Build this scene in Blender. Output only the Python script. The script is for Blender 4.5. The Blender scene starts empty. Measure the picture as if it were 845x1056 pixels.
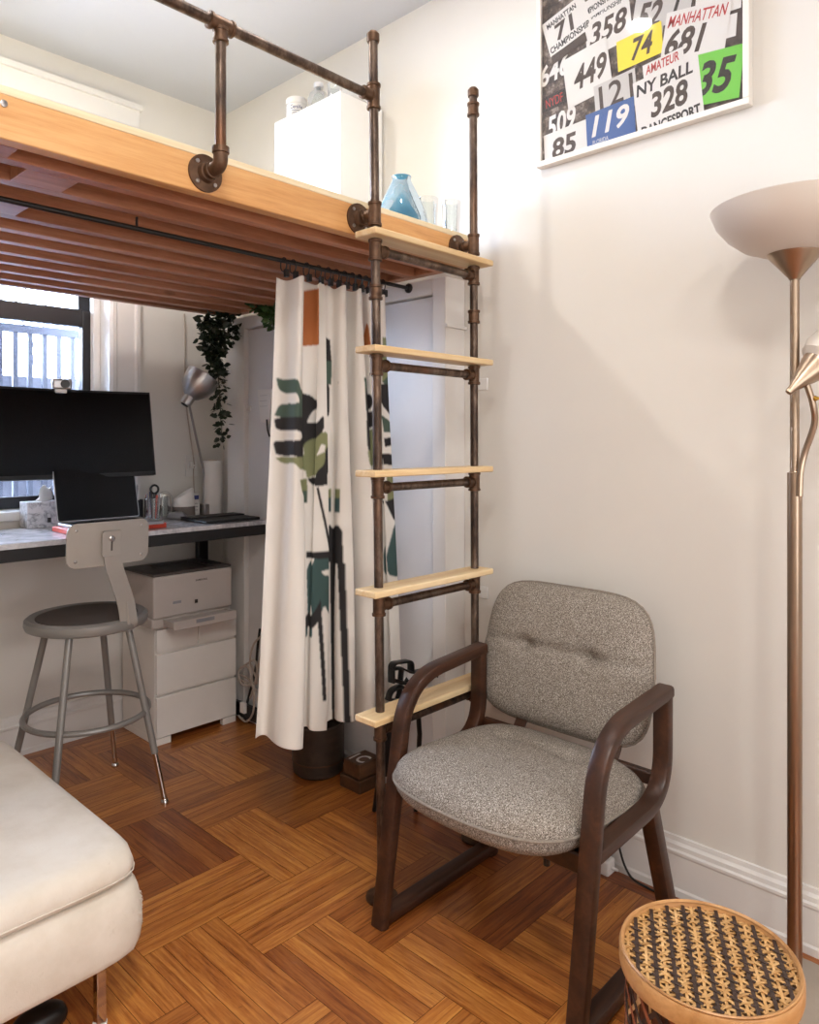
import bpy, math, random
import numpy as np
from math import sin, cos, pi, radians, sqrt, atan2
from mathutils import Vector, Matrix

random.seed(7)
SC = bpy.context.scene
COL = SC.collection

# ------------------------------------------------------------------ camera maths (to read real places off the photograph)
YAW = radians(46.5)
S_, C_ = sin(YAW), cos(YAW)
FPX, CU, CV, CAMH = 756.0, 422.5, 455.0, 1.33

def ray(u, v):
    r = (u - CU) / FPX
    return (S_ + r * C_, C_ - r * S_, (CV - v) / FPX)
def onX(u, v, X):
    d = ray(u, v); k = X / d[0]; return Vector((X, d[1] * k, CAMH + d[2] * k))
def onY(u, v, Y):
    d = ray(u, v); k = Y / d[1]; return Vector((d[0] * k, Y, CAMH + d[2] * k))
def onZ(u, v, z):
    d = ray(u, v); k = (z - CAMH) / d[2]; return Vector((d[0] * k, d[1] * k, z))

# ------------------------------------------------------------------ materials
def lin(c):
    return tuple((x / 12.92 if x <= 0.04045 else ((x + 0.055) / 1.055) ** 2.4) for x in c)
def hexc(h):
    return lin(tuple(int(h[i:i + 2], 16) / 255 for i in (0, 2, 4)))

def new_mat(name):
    m = bpy.data.materials.new(name); m.use_nodes = True
    nt = m.node_tree
    b = nt.nodes.get('Principled BSDF')
    return m, nt, b

def link(nt, a, b): nt.links.new(a, b)

def mix_color(nt, fac, a, b, blend='MIX'):
    n = nt.nodes.new('ShaderNodeMix'); n.data_type = 'RGBA'; n.blend_type = blend
    for sock, val in ((n.inputs[0], fac), (n.inputs[6], a), (n.inputs[7], b)):
        if hasattr(val, 'links') or hasattr(val, 'is_linked'): nt.links.new(val, sock)
        elif isinstance(val, (int, float)): sock.default_value = val
        else: sock.default_value = (*val[:3], 1)
    return n.outputs[2]

def math_node(nt, op, a, b=None, c=None):
    n = nt.nodes.new('ShaderNodeMath'); n.operation = op
    for i, v in enumerate((a, b, c)):
        if v is None: continue
        if isinstance(v, (int, float)): n.inputs[i].default_value = v
        else: nt.links.new(v, n.inputs[i])
    return n.outputs[0]

def ramp(nt, fac, stops):
    n = nt.nodes.new('ShaderNodeValToRGB')
    el = n.color_ramp.elements
    while len(el) < len(stops): el.new(0.5)
    for e, (p, c) in zip(el, stops):
        e.position = p; e.color = (*c[:3], 1)
    nt.links.new(fac, n.inputs[0])
    return n.outputs[0]

def coords(nt, scale=(1, 1, 1), kind='Object', rand=True):
    tc = nt.nodes.new('ShaderNodeTexCoord')
    mp = nt.nodes.new('ShaderNodeMapping'); mp.inputs['Scale'].default_value = scale
    nt.links.new(tc.outputs[kind], mp.inputs[0])
    if not rand: return mp.outputs[0]
    oi = nt.nodes.new('ShaderNodeObjectInfo')
    m = math_node(nt, 'MULTIPLY', oi.outputs['Random'], 37.0)
    ad = nt.nodes.new('ShaderNodeVectorMath'); ad.operation = 'ADD'
    nt.links.new(mp.outputs[0], ad.inputs[0]); nt.links.new(m, ad.inputs[1])
    return ad.outputs[0]

def noise(nt, vec, scale=5, detail=4, rough=0.6, distort=0.0):
    n = nt.nodes.new('ShaderNodeTexNoise')
    n.inputs['Scale'].default_value = scale; n.inputs['Detail'].default_value = detail
    n.inputs['Roughness'].default_value = rough; n.inputs['Distortion'].default_value = distort
    nt.links.new(vec, n.inputs['Vector'])
    return n.outputs[0]

def bump(nt, b, height, strength=0.2, dist=0.002):
    n = nt.nodes.new('ShaderNodeBump'); n.inputs['Strength'].default_value = strength
    n.inputs['Distance'].default_value = dist
    nt.links.new(height, n.inputs['Height']); nt.links.new(n.outputs[0], b.inputs['Normal'])

def plain(name, color, rough=0.5, metal=0.0, var=0.06, nscale=12, bmp=0.0, bscale=80, coat=0.0, spec=0.5):
    m, nt, b = new_mat(name)
    v = coords(nt)
    n = noise(nt, v, nscale, 4)
    c1 = tuple(max(0, x * (1 - var)) for x in color); c2 = tuple(min(1, x * (1 + var)) for x in color)
    link(nt, ramp(nt, n, [(0.3, c1), (0.7, c2)]), b.inputs['Base Color'])
    b.inputs['Roughness'].default_value = rough; b.inputs['Metallic'].default_value = metal
    b.inputs['Coat Weight'].default_value = coat
    b.inputs['Specular IOR Level'].default_value = spec
    if bmp: bump(nt, b, noise(nt, v, bscale, 3), bmp, 0.001)
    return m

def wood(name, dark, mid, light, axis='X', rough=0.45, stretch=18, knots=False, coat=0.0, bmp=0.1, fine=1.0):
    m, nt, b = new_mat(name)
    sc = [stretch] * 3; sc['XYZ'.index(axis)] = 1.0
    v = coords(nt, tuple(sc))
    big = noise(nt, v, 1.3 * fine, 3, 0.55, 0.6)
    fn = noise(nt, v, 7 * fine, 5, 0.7, 0.2)
    mixv = math_node(nt, 'ADD', math_node(nt, 'MULTIPLY', big, 0.62), math_node(nt, 'MULTIPLY', fn, 0.38))
    col = ramp(nt, mixv, [(0.3, dark), (0.5, mid), (0.7, light)])
    if knots:
        kv = [6.0, 6.0, 6.0]; kv['XYZ'.index(axis)] = 2.6
        vo = nt.nodes.new('ShaderNodeTexVoronoi'); vo.inputs['Scale'].default_value = 1.0
        nt.links.new(coords(nt, tuple(kv)), vo.inputs['Vector'])
        k = ramp(nt, vo.outputs['Distance'], [(0.05, (1, 1, 1)), (0.12, (0, 0, 0))])
        col = mix_color(nt, k, col, tuple(x * 0.35 for x in dark))
    oi = nt.nodes.new('ShaderNodeObjectInfo')
    val = math_node(nt, 'MULTIPLY_ADD', oi.outputs['Random'], 0.24, 0.88)
    hs = nt.nodes.new('ShaderNodeHueSaturation'); link(nt, val, hs.inputs['Value']); link(nt, col, hs.inputs['Color'])
    link(nt, hs.outputs[0], b.inputs['Base Color'])
    b.inputs['Roughness'].default_value = rough; b.inputs['Coat Weight'].default_value = coat
    b.inputs['Coat Roughness'].default_value = 0.25
    bump(nt, b, fn, bmp, 0.002)
    return m

def glass_thin(name, tint, gloss=0.08, alpha=0.12):
    """a clear pane or thin vessel wall: mostly lets light through, mirrors by angle"""
    m, nt, b = new_mat(name)
    nt.nodes.remove(b)
    out = [n for n in nt.nodes if n.type == 'OUTPUT_MATERIAL'][0]
    tr = nt.nodes.new('ShaderNodeBsdfTransparent'); tr.inputs[0].default_value = (*tint, 1)
    gl = nt.nodes.new('ShaderNodeBsdfGlossy'); gl.inputs['Roughness'].default_value = 0.03
    fr = nt.nodes.new('ShaderNodeFresnel'); fr.inputs[0].default_value = 1.45
    mx = nt.nodes.new('ShaderNodeMixShader')
    f = math_node(nt, 'ADD', fr.outputs[0], gloss - 0.05)
    link(nt, f, mx.inputs[0]); link(nt, tr.outputs[0], mx.inputs[1]); link(nt, gl.outputs[0], mx.inputs[2])
    df = nt.nodes.new('ShaderNodeBsdfDiffuse'); df.inputs[0].default_value = (*tint, 1)
    m2 = nt.nodes.new('ShaderNodeMixShader')
    n = noise(nt, coords(nt), 9, 2)
    link(nt, math_node(nt, 'MULTIPLY', n, alpha * 2), m2.inputs[0])
    link(nt, mx.outputs[0], m2.inputs[1]); link(nt, df.outputs[0], m2.inputs[2])
    link(nt, m2.outputs[0], out.inputs[0])
    return m

M = {}
M['wall'] = plain('wall_paint', hexc('DCD8D1'), 0.55, var=0.015, nscale=3, bmp=0.08, bscale=60)
M['ceil'] = plain('ceiling_paint', hexc('C2C4CA'), 0.7, var=0.01, nscale=3)
M['trim'] = plain('white_trim_paint', hexc('DFDCD8'), 0.35, var=0.02, nscale=6)
M['closet'] = plain('closet_gloss_paint', hexc('DCDBDB'), 0.28, var=0.02, nscale=5, bmp=0.03, bscale=20)
M['beam'] = wood('pine_beam', hexc('A56E38'), hexc('C8935A'), hexc('DAAD76'), 'X', 0.5, 16, True, 0.15)
M['joist'] = wood('stained_joist', hexc('804C32'), hexc('A56F50'), hexc('BD8A6B'), 'X', 0.5, 16, True, 0.1)
M['ply'] = wood('plywood_deck', hexc('D8C29A'), hexc('E6D6B4'), hexc('EFE4CB'), 'X', 0.55, 14)
M['tread'] = wood('pale_pine', hexc('CFA874'), hexc('E2C596'), hexc('EDD8B2'), 'X', 0.5, 16)
M['walnut'] = wood('walnut_bentwood', hexc('23120A'), hexc('3A2012'), hexc('52301D'), 'X', 0.40, 14, False, 0.05)
M['darkbox'] = wood('dark_stained_wood', hexc('33200F'), hexc('4E321D'), hexc('664529'), 'X', 0.5, 14)
M['bamboo'] = wood('bamboo_light', hexc('9C6E3C'), hexc('C89A60'), hexc('DDB681'), 'X', 0.45, 20)
M['bamboo_rim'] = wood('bamboo_rim', hexc('8E6034'), hexc('B48350'), hexc('C99A66'), 'X', 0.4, 10)
M['bamboo_dark'] = plain('bamboo_dark', hexc('3B2A22'), 0.5, var=0.25, nscale=30)
M['bamboo_red'] = plain('bamboo_reddish', hexc('8A4A2C'), 0.5, var=0.2, nscale=30)
def pipe_mat():
    m, nt, b = new_mat('iron_pipe')
    v = coords(nt, (1, 1, 0.35))
    n1 = noise(nt, v, 24, 5, 0.7); n2 = noise(nt, v, 6, 3)
    col = ramp(nt, n1, [(0.3, hexc('2C2420')), (0.5, hexc('5A4A40')), (0.62, hexc('77675A')), (0.78, hexc('4E3A2C'))])
    col = mix_color(nt, ramp(nt, n2, [(0.55, (0, 0, 0)), (0.72, (1, 1, 1))]), col, hexc('69452F'))
    link(nt, col, b.inputs['Base Color'])
    b.inputs['Metallic'].default_value = 0.75
    link(nt, ramp(nt, n1, [(0.3, (0.55,) * 3), (0.7, (0.34,) * 3)]), b.inputs['Roughness'])
    bump(nt, b, n1, 0.12, 0.001)
    return m
M['pipe'] = pipe_mat()
M['fitting'] = plain('rusty_fitting', hexc('5E4635'), 0.48, 0.7, 0.35, 40, 0.2, 120)
M['lampmetal'] = plain('brushed_bronze', hexc('A08C79'), 0.32, 1.0, 0.08, 6)
M['nickel'] = plain('brushed_nickel', hexc('B4B0AE'), 0.3, 1.0, 0.05, 8)
M['chrome'] = plain('chrome', hexc('D2CCC8'), 0.1, 1.0, 0.02)
M['stoolgrey'] = plain('grey_painted_steel', hexc('8B8884'), 0.36, 0.25, 0.03, 10)
M['stoollight'] = plain('beige_grey_painted_steel', hexc('A39C94'), 0.4, 0.2, 0.03, 10)
M['stoolpad'] = plain('dark_seat_pad', hexc('4A423E'), 0.38, 0.0, 0.06, 12)
M['black'] = plain('black_plastic', hexc('141414'), 0.35, 0, 0.1)
M['blackmat'] = plain('black_matte', hexc('1C1B1C'), 0.6, 0, 0.15)
M['screen'] = plain('dark_screen', hexc('050506'), 0.22, 0, 0.02, spec=0.3)
M['silver'] = plain('silver_aluminium', hexc('B9B9BB'), 0.35, 0.9, 0.03)
M['white'] = plain('white_plastic', hexc('E6E3DF'), 0.4, 0, 0.02)
M['whitelaq'] = plain('white_lacquer', hexc('E8E4DE'), 0.32, 0, 0.015)
M['cabinet'] = plain('white_cabinet', hexc('F0EEEA'), 0.35, 0, 0.01)
M['printer'] = plain('printer_plastic', hexc('B9AFA8'), 0.45, 0, 0.02)
M['printertop'] = plain('printer_dark_top', hexc('4A4340'), 0.45, 0, 0.04)
M['greyplastic'] = plain('grey_plastic', hexc('8C8C90'), 0.4, 0, 0.04)
M['frame_w'] = plain('white_picture_frame', hexc('E9E3DA'), 0.4, 0, 0.015)
M['paper'] = plain('paper', hexc('DAD7D3'), 0.7, 0, 0.02)
M['papergrey'] = plain('paper_grey', hexc('C0BDBA'), 0.7, 0, 0.03)
M['ink'] = plain('ink_dark', hexc('2B2523'), 0.7, 0, 0.05)
M['inkbrown'] = plain('ink_brown', hexc('473A33'), 0.7, 0, 0.12)
M['red'] = plain('ink_red', hexc('B02A26'), 0.6, 0, 0.05)
M['orange'] = plain('orange_red_cover', hexc('D2452A'), 0.5, 0, 0.12)
M['yellow'] = plain('paper_yellow', hexc('E8D23C'), 0.7, 0, 0.02)
M['green'] = plain('paper_green', hexc('6FBF45'), 0.7, 0, 0.02)
M['blue'] = plain('paper_blue', hexc('3C5C94'), 0.7, 0, 0.05)
M['navy'] = plain('ink_navy', hexc('26306A'), 0.6, 0, 0.03)
M['cord_w'] = plain('white_cord', hexc('B5A89C'), 0.5, 0, 0.05)
M['cord_b'] = plain('black_cord', hexc('171514'), 0.5, 0, 0.05)
M['sash'] = plain('dark_window_frame', hexc('2B2A2C'), 0.4, 0.2, 0.08)
M['leaf'] = plain('ivy_leaf', hexc('22301F'), 0.45, 0, 0.45, 60)
M['leaf2'] = plain('ivy_leaf_fresh', hexc('3A5A2A'), 0.45, 0, 0.4, 60)
M['stem'] = plain('ivy_stem', hexc('3A3A22'), 0.6)
M['pot'] = wood('pot_dark', hexc('2A2019'), hexc('40332A'), hexc('544437'), 'X', 0.45, 6)
M['glass'] = glass_thin('clear_glass', (0.95, 0.97, 0.97), 0.07, 0.05)
M['pane'] = glass_thin('window_pane', (0.86, 0.89, 0.95), 0.05, 0.03)
M['blueglass'] = glass_thin('blue_glass', (0.20, 0.47, 0.63), 0.05, 0.30)
M['frost'] = plain('frosted_lamp_glass', hexc('D9CFC3'), 0.35, 0, 0.02)
M['brick'] = plain('outside_wall', hexc('B6B9C2'), 0.8, 0, 0.1, 20)
M['guard'] = plain('window_guard_steel', hexc('3A3D48'), 0.5, 0.3, 0.1)
M['greyboard'] = plain('outside_grey_board', hexc('6A6B74'), 0.7, 0, 0.2, 14)
M['bark'] = plain('bark', hexc('3C3634'), 0.8, 0, 0.2, 30)

def frosted():
    m, nt, b = new_mat('bowl_glass')
    v = coords(nt)
    link(nt, ramp(nt, noise(nt, v, 2.5, 2), [(0.3, hexc('C8BEB3')), (0.7, hexc('D2C9BF'))]), b.inputs['Base Color'])
    b.inputs['Roughness'].default_value = 0.3
    b.inputs['Subsurface Weight'].default_value = 0.0
    return m
M['bowl'] = frosted()
def picture_glass():
    m, nt, b = new_mat('picture_glazing')
    nt.nodes.remove(b)
    out = [n for n in nt.nodes if n.type == 'OUTPUT_MATERIAL'][0]
    tr = nt.nodes.new('ShaderNodeBsdfTransparent'); gl = nt.nodes.new('ShaderNodeBsdfGlossy'); gl.inputs['Roughness'].default_value = 0.04
    mx = nt.nodes.new('ShaderNodeMixShader'); mx.inputs[0].default_value = 0.05
    link(nt, tr.outputs[0], mx.inputs[1]); link(nt, gl.outputs[0], mx.inputs[2]); link(nt, mx.outputs[0], out.inputs[0])
    return m
M['picglass'] = picture_glass()

def marble():
    m, nt, b = new_mat('marble')
    v = coords(nt, (1, 1, 1), rand=False)
    n1 = noise(nt, v, 4, 6, 0.65, 1.6)
    n2 = noise(nt, v, 11, 6, 0.7, 2.0)
    a = math_node(nt, 'ABSOLUTE', math_node(nt, 'SUBTRACT', n1, 0.5))
    col = ramp(nt, a, [(0.0, hexc('8E8C92')), (0.05, hexc('B4B2B6')), (0.16, hexc('DCDADB'))])
    col = mix_color(nt, 0.35, col, ramp(nt, n2, [(0.35, hexc('A3A0A6')), (0.6, hexc('E4E1E0'))]))
    link(nt, col, b.inputs['Base Color']); b.inputs['Roughness'].default_value = 0.12
    return m
M['marble'] = marble()
def box_marble():
    m, nt, b = new_mat('tissue_box_print')
    n1 = noise(nt, coords(nt), 26, 6, 0.65, 1.6)
    link(nt, ramp(nt, n1, [(0.38, hexc('8F8D8D')), (0.55, hexc('CFCBC9'))]), b.inputs['Base Color'])
    b.inputs['Roughness'].default_value = 0.5
    return m
M['tissuebox'] = box_marble()

def tweed():
    m, nt, b = new_mat('tweed_fabric')
    v = coords(nt, rand=False)
    n = noise(nt, v, 560, 2, 0.8)
    n2 = noise(nt, v, 280, 2, 0.7)
    w = noise(nt, v, 9, 3)
    s = math_node(nt, 'ADD', math_node(nt, 'MULTIPLY', n, 0.6), math_node(nt, 'MULTIPLY', n2, 0.4))
    col = ramp(nt, s, [(0.36, hexc('38312B')), (0.46, hexc('746B61')), (0.54, hexc('9A9187')), (0.63, hexc('DAD3C9'))])
    col = mix_color(nt, math_node(nt, 'MULTIPLY', w, 0.25), col, hexc('8A7F74'))
    link(nt, col, b.inputs['Base Color']); b.inputs['Roughness'].default_value = 0.95
    b.inputs['Specular IOR Level'].default_value = 0.15
    bump(nt, b, s, 0.6, 0.003)
    return m
M['tweed'] = tweed()
M['tweedseam'] = plain('tweed_piping', hexc('867C71'), 0.9, 0, 0.2, 200, 0.3, 300)

def canvas():
    m, nt, b = new_mat('cream_upholstery')
    v = coords(nt, rand=False)
    w1 = noise(nt, coords(nt, (600, 90, 90), rand=False), 1, 2)
    n = noise(nt, v, 5, 5, 0.65)
    col = ramp(nt, n, [(0.3, hexc('CFC5B6')), (0.55, hexc('DDD5C9')), (0.75, hexc('E3DDD3'))])
    spots = ramp(nt, noise(nt, v, 40, 2), [(0.70, (0, 0, 0)), (0.78, (1, 1, 1))])
    col = mix_color(nt, math_node(nt, 'MULTIPLY', spots, 0.3), col, hexc('B4A590'))
    link(nt, col, b.inputs['Base Color']); b.inputs['Roughness'].default_value = 0.9
    b.inputs['Specular IOR Level'].default_value = 0.2
    bump(nt, b, math_node(nt, 'ADD', w1, noise(nt, v, 400, 2)), 0.25, 0.001)
    return m
M['canvas'] = canvas()

def floor_mat():
    m, nt, b = new_mat('oak_parquet')
    uv = nt.nodes.new('ShaderNodeUVMap'); uv.uv_map = 'UVMap'
    at = nt.nodes.new('ShaderNodeAttribute'); at.attribute_name = 'tone'
    sep = nt.nodes.new('ShaderNodeSeparateColor'); link(nt, at.outputs['Color'], sep.inputs[0])
    mp = nt.nodes.new('ShaderNodeMapping'); mp.inputs['Scale'].default_value = (3.0, 60, 1)
    link(nt, uv.outputs[0], mp.inputs[0])
    off = nt.nodes.new('ShaderNodeCombineXYZ')
    link(nt, math_node(nt, 'MULTIPLY', sep.outputs[0], 41.0), off.inputs[2])
    link(nt, math_node(nt, 'MULTIPLY', sep.outputs[1], 17.0), off.inputs[0])
    ad = nt.nodes.new('ShaderNodeVectorMath'); ad.operation = 'ADD'
    link(nt, mp.outputs[0], ad.inputs[0]); link(nt, off.outputs[0], ad.inputs[1])
    g1 = noise(nt, ad.outputs[0], 1.0, 5, 0.7, 0.8)
    mp2 = nt.nodes.new('ShaderNodeMapping'); mp2.inputs['Scale'].default_value = (14, 170, 1)
    link(nt, uv.outputs[0], mp2.inputs[0])
    ad2 = nt.nodes.new('ShaderNodeVectorMath'); ad2.operation = 'ADD'
    link(nt, mp2.outputs[0], ad2.inputs[0]); link(nt, off.outputs[0], ad2.inputs[1])
    g2 = noise(nt, ad2.outputs[0], 1.0, 4, 0.75)
    t = math_node(nt, 'ADD', math_node(nt, 'MULTIPLY', g1, 0.65), math_node(nt, 'MULTIPLY', g2, 0.35))
    light = ramp(nt, t, [(0.32, hexc('6A3812')), (0.45, hexc('AC6529')), (0.58, hexc('CA873E')), (0.72, hexc('DCA152'))])
    dark = ramp(nt, t, [(0.32, hexc('451D0C')), (0.45, hexc('773A17')), (0.58, hexc('945223')), (0.72, hexc('A8672F'))])
    col = mix_color(nt, sep.outputs[2], light, dark)
    sp = ramp(nt, noise(nt, coords(nt, rand=False), 26, 3), [(0.72, (0, 0, 0)), (0.76, (1, 1, 1))])
    col = mix_color(nt, math_node(nt, 'MULTIPLY', sp, 0.35), col, hexc('2E170B'))
    link(nt, col, b.inputs['Base Color'])
    b.inputs['Roughness'].default_value = 0.34
    b.inputs['Coat Weight'].default_value = 0.25; b.inputs['Coat Roughness'].default_value = 0.16
    bump(nt, b, g2, 0.12, 0.0015)
    return m
M['floor'] = floor_mat()
M['floorgap'] = plain('floor_gap', hexc('1E0F08'), 0.7)

def curtain_mat():
    m, nt, b = new_mat('printed_curtain_cloth')
    at = nt.nodes.new('ShaderNodeAttribute'); at.attribute_name = 'print'
    v = coords(nt, rand=False)
    n = noise(nt, v, 400, 2)
    link(nt, at.outputs['Color'], b.inputs['Base Color'])
    b.inputs['Roughness'].default_value = 0.75
    b.inputs['Specular IOR Level'].default_value = 0.25
    b.inputs['Transmission Weight'].default_value = 0.0
    bump(nt, b, n, 0.08, 0.0005)
    # thin cloth: a little light comes through from behind
    out = [x for x in nt.nodes if x.type == 'OUTPUT_MATERIAL'][0]
    tl = nt.nodes.new('ShaderNodeBsdfTranslucent'); link(nt, at.outputs['Color'], tl.inputs[0])
    mx = nt.nodes.new('ShaderNodeMixShader'); mx.inputs[0].default_value = 0.22
    link(nt, b.outputs[0], mx.inputs[1]); link(nt, tl.outputs[0], mx.inputs[2]); link(nt, mx.outputs[0], out.inputs[0])
    return m
M['curtain'] = curtain_mat()

# ------------------------------------------------------------------ mesh builder
ORG = {}

def frame_of(d, hint=None):
    d = d.normalized()
    h = Vector(hint) if hint is not None else (Vector((0, 0, 1)) if abs(d.z) < 0.9 else Vector((1, 0, 0)))
    a = d.cross(h).normalized(); b = a.cross(d).normalized()
    return a, b

class MB:
    def __init__(s): s.v = []; s.f = []; s.m = []; s.mi = 0
    def use(s, i): s.mi = i; return s
    def face(s, idx): s.f.append(tuple(idx)); s.m.append(s.mi)
    def add(s, verts, faces):
        o = len(s.v); s.v += [Vector(p) for p in verts]
        for f in faces: s.face([o + i for i in f])
        return s
    def box(s, x0, x1, y0, y1, z0, z1, R=None, c=None):
        vs = [Vector((x, y, z)) for z in (z0, z1) for (x, y) in ((x0, y0), (x1, y0), (x1, y1), (x0, y1))]
        if R is not None:
            c = Vector(c) if c is not None else Vector(((x0 + x1) / 2, (y0 + y1) / 2, (z0 + z1) / 2))
            vs = [R @ (p - c) + c for p in vs]
        return s.add(vs, [(3, 2, 1, 0), (4, 5, 6, 7), (0, 1, 5, 4), (1, 2, 6, 5), (2, 3, 7, 6), (3, 0, 4, 7)])
    def rings(s, rs, closed=False, caps=True):
        n = len(rs[0]); o = len(s.v)
        for r in rs: s.v += [Vector(p) for p in r]
        k = len(rs)
        for i in range(k if closed else k - 1):
            a = o + i * n; b = o + ((i + 1) % k) * n
            for j in range(n):
                s.face((a + j, a + (j + 1) % n, b + (j + 1) % n, b + j))
        if caps and not closed:
            s.face([o + j for j in reversed(range(n))]); s.face([o + (k - 1) * n + j for j in range(n)])
        return s
    def tube(s, pts, r, n=12, caps=True, closed=False):
        pts = [Vector(p) for p in pts]; k = len(pts); rs = []
        rr = r if isinstance(r, (list, tuple)) else [r] * k
        a = None
        for i, p in enumerate(pts):
            if closed: d = pts[(i + 1) % k] - pts[i - 1]
            else: d = pts[min(i + 1, k - 1)] - pts[max(i - 1, 0)]
            d.normalize()
            if a is None: a, b = frame_of(d)
            else:
                a = (a - d * a.dot(d)).normalized(); b = a.cross(d).normalized()
            rs.append([p + (a * cos(2 * pi * j / n) + b * sin(2 * pi * j / n)) * rr[i] for j in range(n)])
        return s.rings(rs, closed, caps)
    def cyl(s, p, q, r, n=16, r2=None): return s.tube([p, q], [r, r if r2 is None else r2], n)
    def lathe(s, prof, c, axis=(0, 0, 1), n=32, caps=True):
        c = Vector(c); d = Vector(axis).normalized(); a, b = frame_of(d)
        return s.rings([[c + d * z + (a * cos(2 * pi * j / n) + b * sin(2 * pi * j / n)) * max(r, 1e-4) for j in range(n)] for r, z in prof], False, caps)
    def sweep(s, pts, side, w, t, closed=False, rnd=0.25):
        """rounded rectangular section: w along 'side', t across the path"""
        pts = [Vector(p) for p in pts]; k = len(pts); side = Vector(side).normalized(); rs = []
        for i, p in enumerate(pts):
            if closed: d = pts[(i + 1) % k] - pts[i - 1]
            else: d = pts[min(i + 1, k - 1)] - pts[max(i - 1, 0)]
            d.normalize(); u = d.cross(side).normalized()
            c = min(w, t) * rnd
            prof = [(w/2, t/2 - c), (w/2 - c*.3, t/2 - c*.3), (w/2 - c, t/2), (-w/2 + c, t/2), (-w/2 + c*.3, t/2 - c*.3), (-w/2, t/2 - c),
                    (-w/2, -t/2 + c), (-w/2 + c*.3, -t/2 + c*.3), (-w/2 + c, -t/2), (w/2 - c, -t/2), (w/2 - c*.3, -t/2 + c*.3), (w/2, -t/2 + c)]
            rs.append([p + side * a + u * b for a, b in prof])
        return s.rings(rs, closed, not closed)
    def strip(s, pts, nrm, w, t):
        """flat strap along pts; nrm(i) is its face normal"""
        pts = [Vector(p) for p in pts]; k = len(pts); rs = []
        for i, p in enumerate(pts):
            d = (pts[min(i + 1, k - 1)] - pts[max(i - 1, 0)]).normalized()
            nn = Vector(nrm(i) if callable(nrm) else nrm).normalized(); a = d.cross(nn).normalized()
            rs.append([p + a * w / 2 + nn * t / 2, p - a * w / 2 + nn * t / 2, p - a * w / 2 - nn * t / 2, p + a * w / 2 - nn * t / 2])
        return s.rings(rs)
    def prism(s, poly, o, ax, ay, depth):
        """polygon in (ax, ay) at o, pushed by depth vector"""
        o, ax, ay, dv = Vector(o), Vector(ax), Vector(ay), Vector(depth)
        n = len(poly)
        vs = [o + ax * p + ay * q for p, q in poly] + [o + ax * p + ay * q + dv for p, q in poly]
        fs = [tuple(reversed(range(n))), tuple(range(n, 2 * n))] + [(i, (i + 1) % n, n + (i + 1) % n, n + i) for i in range(n)]
        return s.add(vs, fs)
    def pillow(s, mat, a, b, T, Tb=None, n=4.5, N=28, p=5.0, disp=None, outline=None):
        """plump cushion: local x in +-a, y in +-b, thickness +T / -Tb"""
        Tb = T if Tb is None else Tb
        top, bot = [], []
        for j in range(N + 1):
            for i in range(N + 1):
                q, r = -1 + 2 * i / N, -1 + 2 * j / N
                q = sin(q * pi / 2) * 0.6 + q * 0.4; r = sin(r * pi / 2) * 0.6 + r * 0.4
                m = max(abs(q), abs(r)); th = atan2(r, q)
                if m > 0:
                    cc, ss = cos(th), sin(th)
                    R = (abs(cc) ** n + abs(ss) ** n) ** (-1 / n)
                    x, y = m * R * cc, m * R * ss
                else: x = y = 0
                h = max(0.0, 1 - m ** p) ** 0.5
                dx, dy, dz = disp(x, y, h) if disp else (0, 0, 0)
                top.append((x * a + dx, y * b + dy, T * h + dz))
                bot.append((x * a + dx, y * b + dy, -Tb * h + (dz if h < 1e-6 else 0)))
        W = N + 1; o = len(s.v)
        s.v += [mat @ Vector(pt) for pt in top]
        edge = lambda i, j: i in (0, N) or j in (0, N)
        bi = {}
        for j in range(W):
            for i in range(W):
                if edge(i, j): bi[i, j] = o + j * W + i
                else: bi[i, j] = len(s.v); s.v.append(mat @ Vector(bot[j * W + i]))
        for j in range(N):
            for i in range(N):
                s.face((o + j * W + i, o + j * W + i + 1, o + (j + 1) * W + i + 1, o + (j + 1) * W + i))
                s.face((bi[i, j + 1], bi[i + 1, j + 1], bi[i + 1, j], bi[i, j]))
        return s
    def slab(s, x0, x1, y0, y1, prof, n=14, N=120, dome_top=0.0, dome_bot=0.0):
        """upholstered block: prof = (inset, z) from the bottom edge to the top edge"""
        cx, cy, hx, hy = (x0 + x1) / 2, (y0 + y1) / 2, (x1 - x0) / 2, (y1 - y0) / 2
        def ring(i, z, f=1.0):
            out = []
            for k in range(N):
                th = 2 * pi * (k + .5) / N; c, q = cos(th), sin(th); r = (abs(c) ** n + abs(q) ** n) ** (-1 / n)
                out.append(Vector((cx + r * c * (hx - i) * f, cy + r * q * (hy - i) * f, z)))
            return out
        i0, z0 = prof[0]; i1, z1 = prof[-1]
        rs = [ring(i0, z0 - dome_bot * (1 - f * f), f) for f in (0.02, 0.5, 0.8)] + [ring(i, z) for i, z in prof]
        rs += [ring(i1, z1 + dome_top * (1 - f ** 2), f) for f in (0.95, 0.85, 0.7, 0.5, 0.3, 0.02)]
        return s.rings(rs)
    def text(s, txt, o, ax, ay, size, bold=0.0, shear=0.0, depth=None, fit=None, lift=(0, 0, 0)):
        """flat lettering centred at o; fit = (width, height) of the whole word"""
        cu = bpy.data.curves.new('t', 'FONT'); cu.body = txt; cu.size = 1.0; cu.offset = bold; cu.shear = shear
        cu.align_x = 'CENTER'; cu.resolution_u = 3
        ob = bpy.data.objects.new('t', cu); COL.objects.link(ob)
        dg = bpy.context.evaluated_depsgraph_get(); dg.update()
        me = bpy.data.meshes.new_from_object(ob.evaluated_get(dg))
        vs = [v.co.copy() for v in me.vertices]; fs = [tuple(p.vertices) for p in me.polygons]
        bpy.data.objects.remove(ob); bpy.data.curves.remove(cu); bpy.data.meshes.remove(me)
        x0 = min(v.x for v in vs); x1 = max(v.x for v in vs); y0 = min(v.y for v in vs); y1 = max(v.y for v in vs)
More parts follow.
